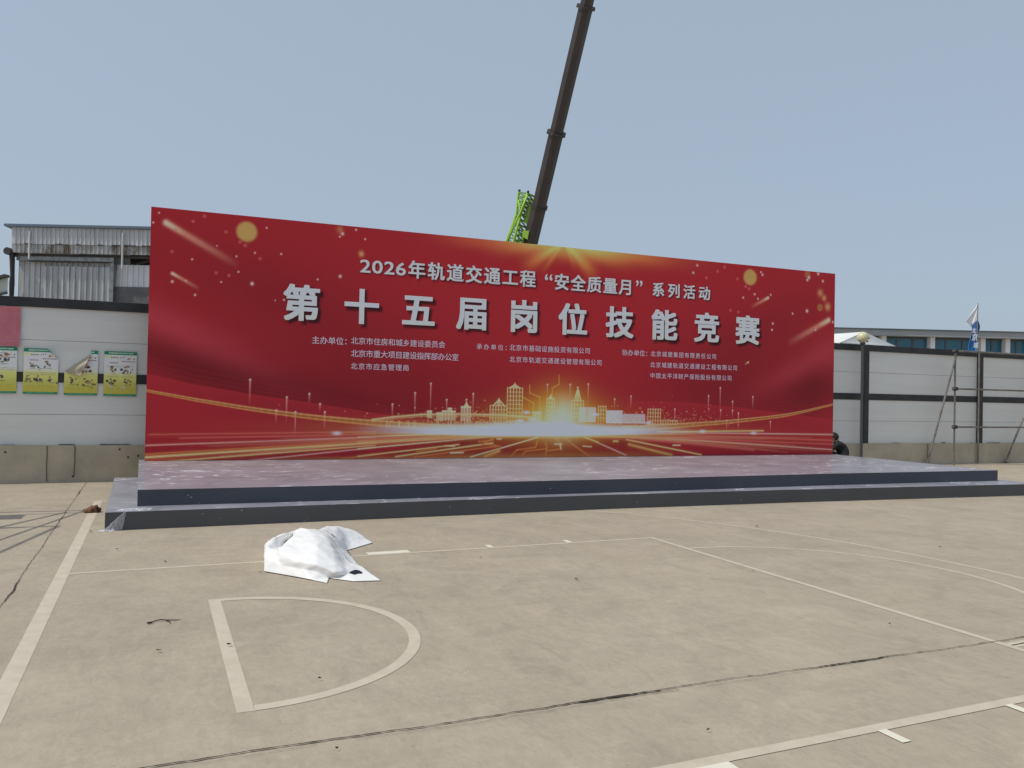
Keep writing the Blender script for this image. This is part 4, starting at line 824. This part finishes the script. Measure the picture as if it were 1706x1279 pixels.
def drop_on(pts, lift=.006):                               # lay small marks on the sheet's own surface
    dg = bpy.context.evaluated_depsgraph_get(); bpy.context.view_layer.update(); ev = sh_o.evaluated_get(dg); out = []
    inv = Matrix.Translation(-cen)
    for px in pts:
        o_ = inv @ CAM; d_ = (along(px, 1.0)-CAM).normalized(); ok, loc, nrm, fi = ev.ray_cast(o_, d_)
        out.append((loc if ok else o_+d_*7.4)-d_*lift)
    return out
pm = MB(); q = [(581,953.5),(587,950.5),(592,948.8),(598,949.6),(604,953),(603,955.2),(597,955.2),(591,957),(586,955.5)]
pp = drop_on(q+[(592, 953)]); pm.add(pp, [(i, (i+1) % 9, 9) for i in range(9)]); pm.build('black_patch', M_ink, heap, fixn=False)
tm = MB()
for x, y in ((553, 889), (555, 891.5), (557, 893), (559, 894), (555.5, 893.8), (553.5, 890.5)):
    a = drop_on([(x-1, y), (x+1.1, y+.4), (x+1.3, y+1.3), (x-.8, y+1)], .008); tm.add(a, [(0, 1, 2, 3)])
tm.build('ink_mark', M_ink, heap, fixn=False)
bpy.context.view_layer.update()

# ------------------------------------------------------------------ litter on the court
M_leaf = mat('dead_leaf', (.035, .025, .018), .9); M_rag = mat('brown_rag', (.24, .11, .055), .9, col2=(.05, .025, .015), scale=14, bump=.6, bscale=30)
rg = MB(); rr = random.Random(6); bmr = bmesh.new(); bmesh.ops.create_icosphere(bmr, subdivisions=4, radius=1)
for v in bmr.verts:
    p = v.co.copy(); k = 1+.35*mnoise.noise(p*2)+.15*mnoise.noise(p*5); v.co = Vector((p.x*.092*k, p.y*.07*k, max(0, p.z*.068*k*(1+.3*p.x)+.012)))
for f_ in bmr.faces: f_.smooth = True
me = bpy.data.meshes.new('brown_rag'); bmr.to_mesh(me); bmr.free(); me.materials.append(M_rag); o = bpy.data.objects.new('brown_rag', me); COL.objects.link(o); o.location = (-.01, 6.10, .002)
tag(o, 'crumpled brown rag on the court beside the left corner of the stage', 'rag')
tw = MB(); tw.tube([(-.075, .0, .006), (-.05, .02, .008), (-.01, .035, .012), (.02, .02, .01), (.045, -.01, .006), (.05, -.03, .005)], [.004, .0035, .004, .0035, .003, .0015], 6); tw.tube([(.02, .02, .01), (.09, .012, .006), (.12, .02, .004)], [.004, .003, .001], 5); tw.tube([(-.075, 0, .006), (-.09, -.015, .01), (-.06, -.012, .012)], .006, 5); tw.tube([(.048, -.02, .006), (.05, -.06, .003)], [.003, .001], 5)
o = tw.build('twig', M_leaf, None, (.75, .63, 0)); tag(o, 'small dry curled twig lying on bare concrete left of the painted half circle', 'twig')
def leaf_mesh(seed, s_):
    r2 = random.Random(seed); mb = MB(); n = 7; vs = [(0, 0, .008+.01*r2.random())]
    for i in range(n): a = 2*math.pi*i/n; k = r2.uniform(.6, 1.3); vs.append((s_*k*math.cos(a), s_*.55*k*math.sin(a), .004+.012*r2.random()))
    mb.add(vs, [(0, 1+i, 1+(i+1) % n) for i in range(n)]+[tuple(range(n, 0, -1))]); return mb
spots = [((381, 1077), .022, 'dark leaf scrap on the short straight line of the half circle'), ((434, 956), .022, 'dark scrap beside the left corner of the crumpled sheet'), ((532, 1134), .014, 'tiny dark scrap inside the painted half circle'),
         ((264, 1087), .020, 'thin dark scrap left of the half circle, nearest the curled twig'), ((276, 938), .022, 'dark scrap between the stage front and the far key line'), ((195, 917), .020, 'dark scrap in front of the stage corner wrapped in film'), ((151, 887), .03, 'flat grey scrap on the court just left of the stage corner'), ((800, 930), .022, 'dark scrap below the far key line, in the middle of the court'), ((960, 967), .022, 'black scrap inside the key, below the far free throw corner'),
         ((1261, 878), .03, 'dark scrap between the stage and the three point arc'), ((1566, 913), .026, 'dark scrap between the three point arc and the free throw circle on the right'), ((1180, 1220), .010, 'tiny black scrap between the long crack and the near key line'), ((561, 1251), .010, 'tiny black scrap below the long crack, near the bottom of the picture'), ((1254, 952), .022, 'dark scrap lying on the free throw line'), ((1482, 1042), .012, 'small pale-edged scrap inside the key, right of the middle')]
for i, (px, s_, lab) in enumerate(spots):
    p = gp(px); o = leaf_mesh(i, s_*.78).build('litter_scrap', M_leaf, None, (p.x, p.y, .007), rnd.uniform(-.6, .6)); tag(o, lab, 'litter', 'scraps of litter on the court')

# ------------------------------------------------------------------ person squatting behind the right end of the stage
def person():
    hp = along((1393.8, 733), 18.9); root = thing('person', 'person in a black jacket squatting behind the right end of the stage', 'person', (hp.x+.20, hp.y+.02, 0), -.8)
    J = {}; verts = []; edges = []; rad = []; who = []
    def jt(n_, p, r, par=None, kind='jacket'):
        J[n_] = len(verts); verts.append(p); rad.append(r); who.append(kind)
        if par: edges.append((J[par], J[n_]))
    jt('pelvis', (.06, 0, .24), .135, None, 'trousers'); jt('waist', (.05, 0, .36), .150, 'pelvis'); jt('chest', (-.03, 0, .50), .150, 'waist'); jt('upper', (-.10, 0, .585), .115, 'chest'); jt('neck', (-.155, 0, .640), .052, 'upper', 'skin')
    jt('skull', (-.19, 0, .700), .088, 'neck', 'skin'); jt('crown', (-.205, 0, .755), .088, 'skull', 'skin')
    jt('nose', (-.285, 0, .69), .018, 'skull', 'skin')
    for sg, n_ in ((1, 'l'), (-1, 'r')):
        jt('sh'+n_, (-.09, sg*.165, .565), .062, 'upper'); jt('el'+n_, (-.27, sg*.21, .43), .046, 'sh'+n_); jt('wr'+n_, (-.44, sg*.10, .47), .030, 'el'+n_); jt('pa'+n_, (-.50, sg*.075, .465), .032, 'wr'+n_, 'skin')
        for f_, (dx, dy, dz) in enumerate(((-.075, .030, -.010), (-.085, .012, -.02), (-.082, -.008, -.022), (-.068, -.026, -.02))):
            jt('f%d' % f_+n_, (-.50+dx*.55, sg*.075+sg*dy*.8, .465+dz*.3), .010, 'pa'+n_, 'skin'); jt('t%d' % f_+n_, (-.50+dx, sg*.075+sg*dy, .465+dz*1.8), .008, 'f%d' % f_+n_, 'skin')
        jt('th'+n_, (-.49, sg*.035, .455), .011, 'pa'+n_, 'skin'); jt('tt'+n_, (-.52, sg*.03, .435), .009, 'th'+n_, 'skin')
        jt('hi'+n_, (.03, sg*.10, .22), .098, 'pelvis', 'trousers'); jt('kn'+n_, (-.36, sg*.17, .40), .066, 'hi'+n_, 'trousers'); jt('an'+n_, (-.17, sg*.15, .085), .042, 'kn'+n_, 'trousers'); jt('he'+n_, (-.15, sg*.15, .045), .042, 'an'+n_, 'shoes'); jt('to'+n_, (-.36, sg*.17, .036), .034, 'he'+n_, 'shoes')
    me = bpy.data.meshes.new('body'); me.from_pydata(verts, edges, []); o = bpy.data.objects.new('body', me); COL.objects.link(o)
    md = o.modifiers.new('skin', 'SKIN'); md.use_smooth_shade = True
    for i, sv in enumerate(me.skin_vertices[0].data): sv.radius = (rad[i], rad[i]); sv.use_root = (i == 0)
    o.modifiers.new('sub', 'SUBSURF').levels = 2
    bpy.context.view_layer.update(); me2 = bpy.data.meshes.new_from_object(o.evaluated_get(bpy.context.evaluated_depsgraph_get())); bpy.data.objects.remove(o)
    ms = dict(jacket=mat('black_jacket', (.008, .008, .009), .8, col2=(.016, .016, .018), scale=6), trousers=mat('dark_trousers', (.015, .016, .02), .85), skin=mat('skin', (.30, .17, .11), .55), shoes=mat('black_shoes', (.01, .01, .01), .5)); ks = list(ms)
    for k in ks: me2.materials.append(ms[k])
    V_ = np.array(verts)
    for p in me2.polygons:
        c_ = np.array(p.center); bi = ks.index(who[int(np.argmin(np.linalg.norm(V_-c_, axis=1)-np.array(rad)*.6))]); p.material_index = bi; p.use_smooth = True
    b = bpy.data.objects.new('body', me2); COL.objects.link(b); b.parent = root
    hm = MB(); hm.ball((-.188, 0, .742), .112, 24, (1.02, .92, .98)); vs = []
    for i, v in enumerate(hm.v):
        x, y, z = v; z2 = max(z, .715 if x < -.225 else .665 if x > -.15 else .690); n_ = mnoise.noise(Vector(v)*22)*.006; hm.v[i] = (x+n_, y+n_, z2+n_)
    hm.build('hair', mat('black_hair', (.006, .005, .005), .6, col2=(.02, .018, .016), scale=40), root)
    em_ = MB()
    for sg in (1, -1): em_.ball((-.272, sg*.035, .712), .010, 8)
    em_.build('eyes', M_ink, root); ea = MB()
    for sg in (1, -1): ea.ball((-.185, sg*.092, .70), .030, 10, (.6, .35, 1))
    ea.build('ears', ms['skin'], root)
    mo = MB(); mo.box((-.277, -.022, .652), (-.262, .022, .658)); mo.build('mouth', mat('lips', (.25, .09, .07), .6), root)
person()
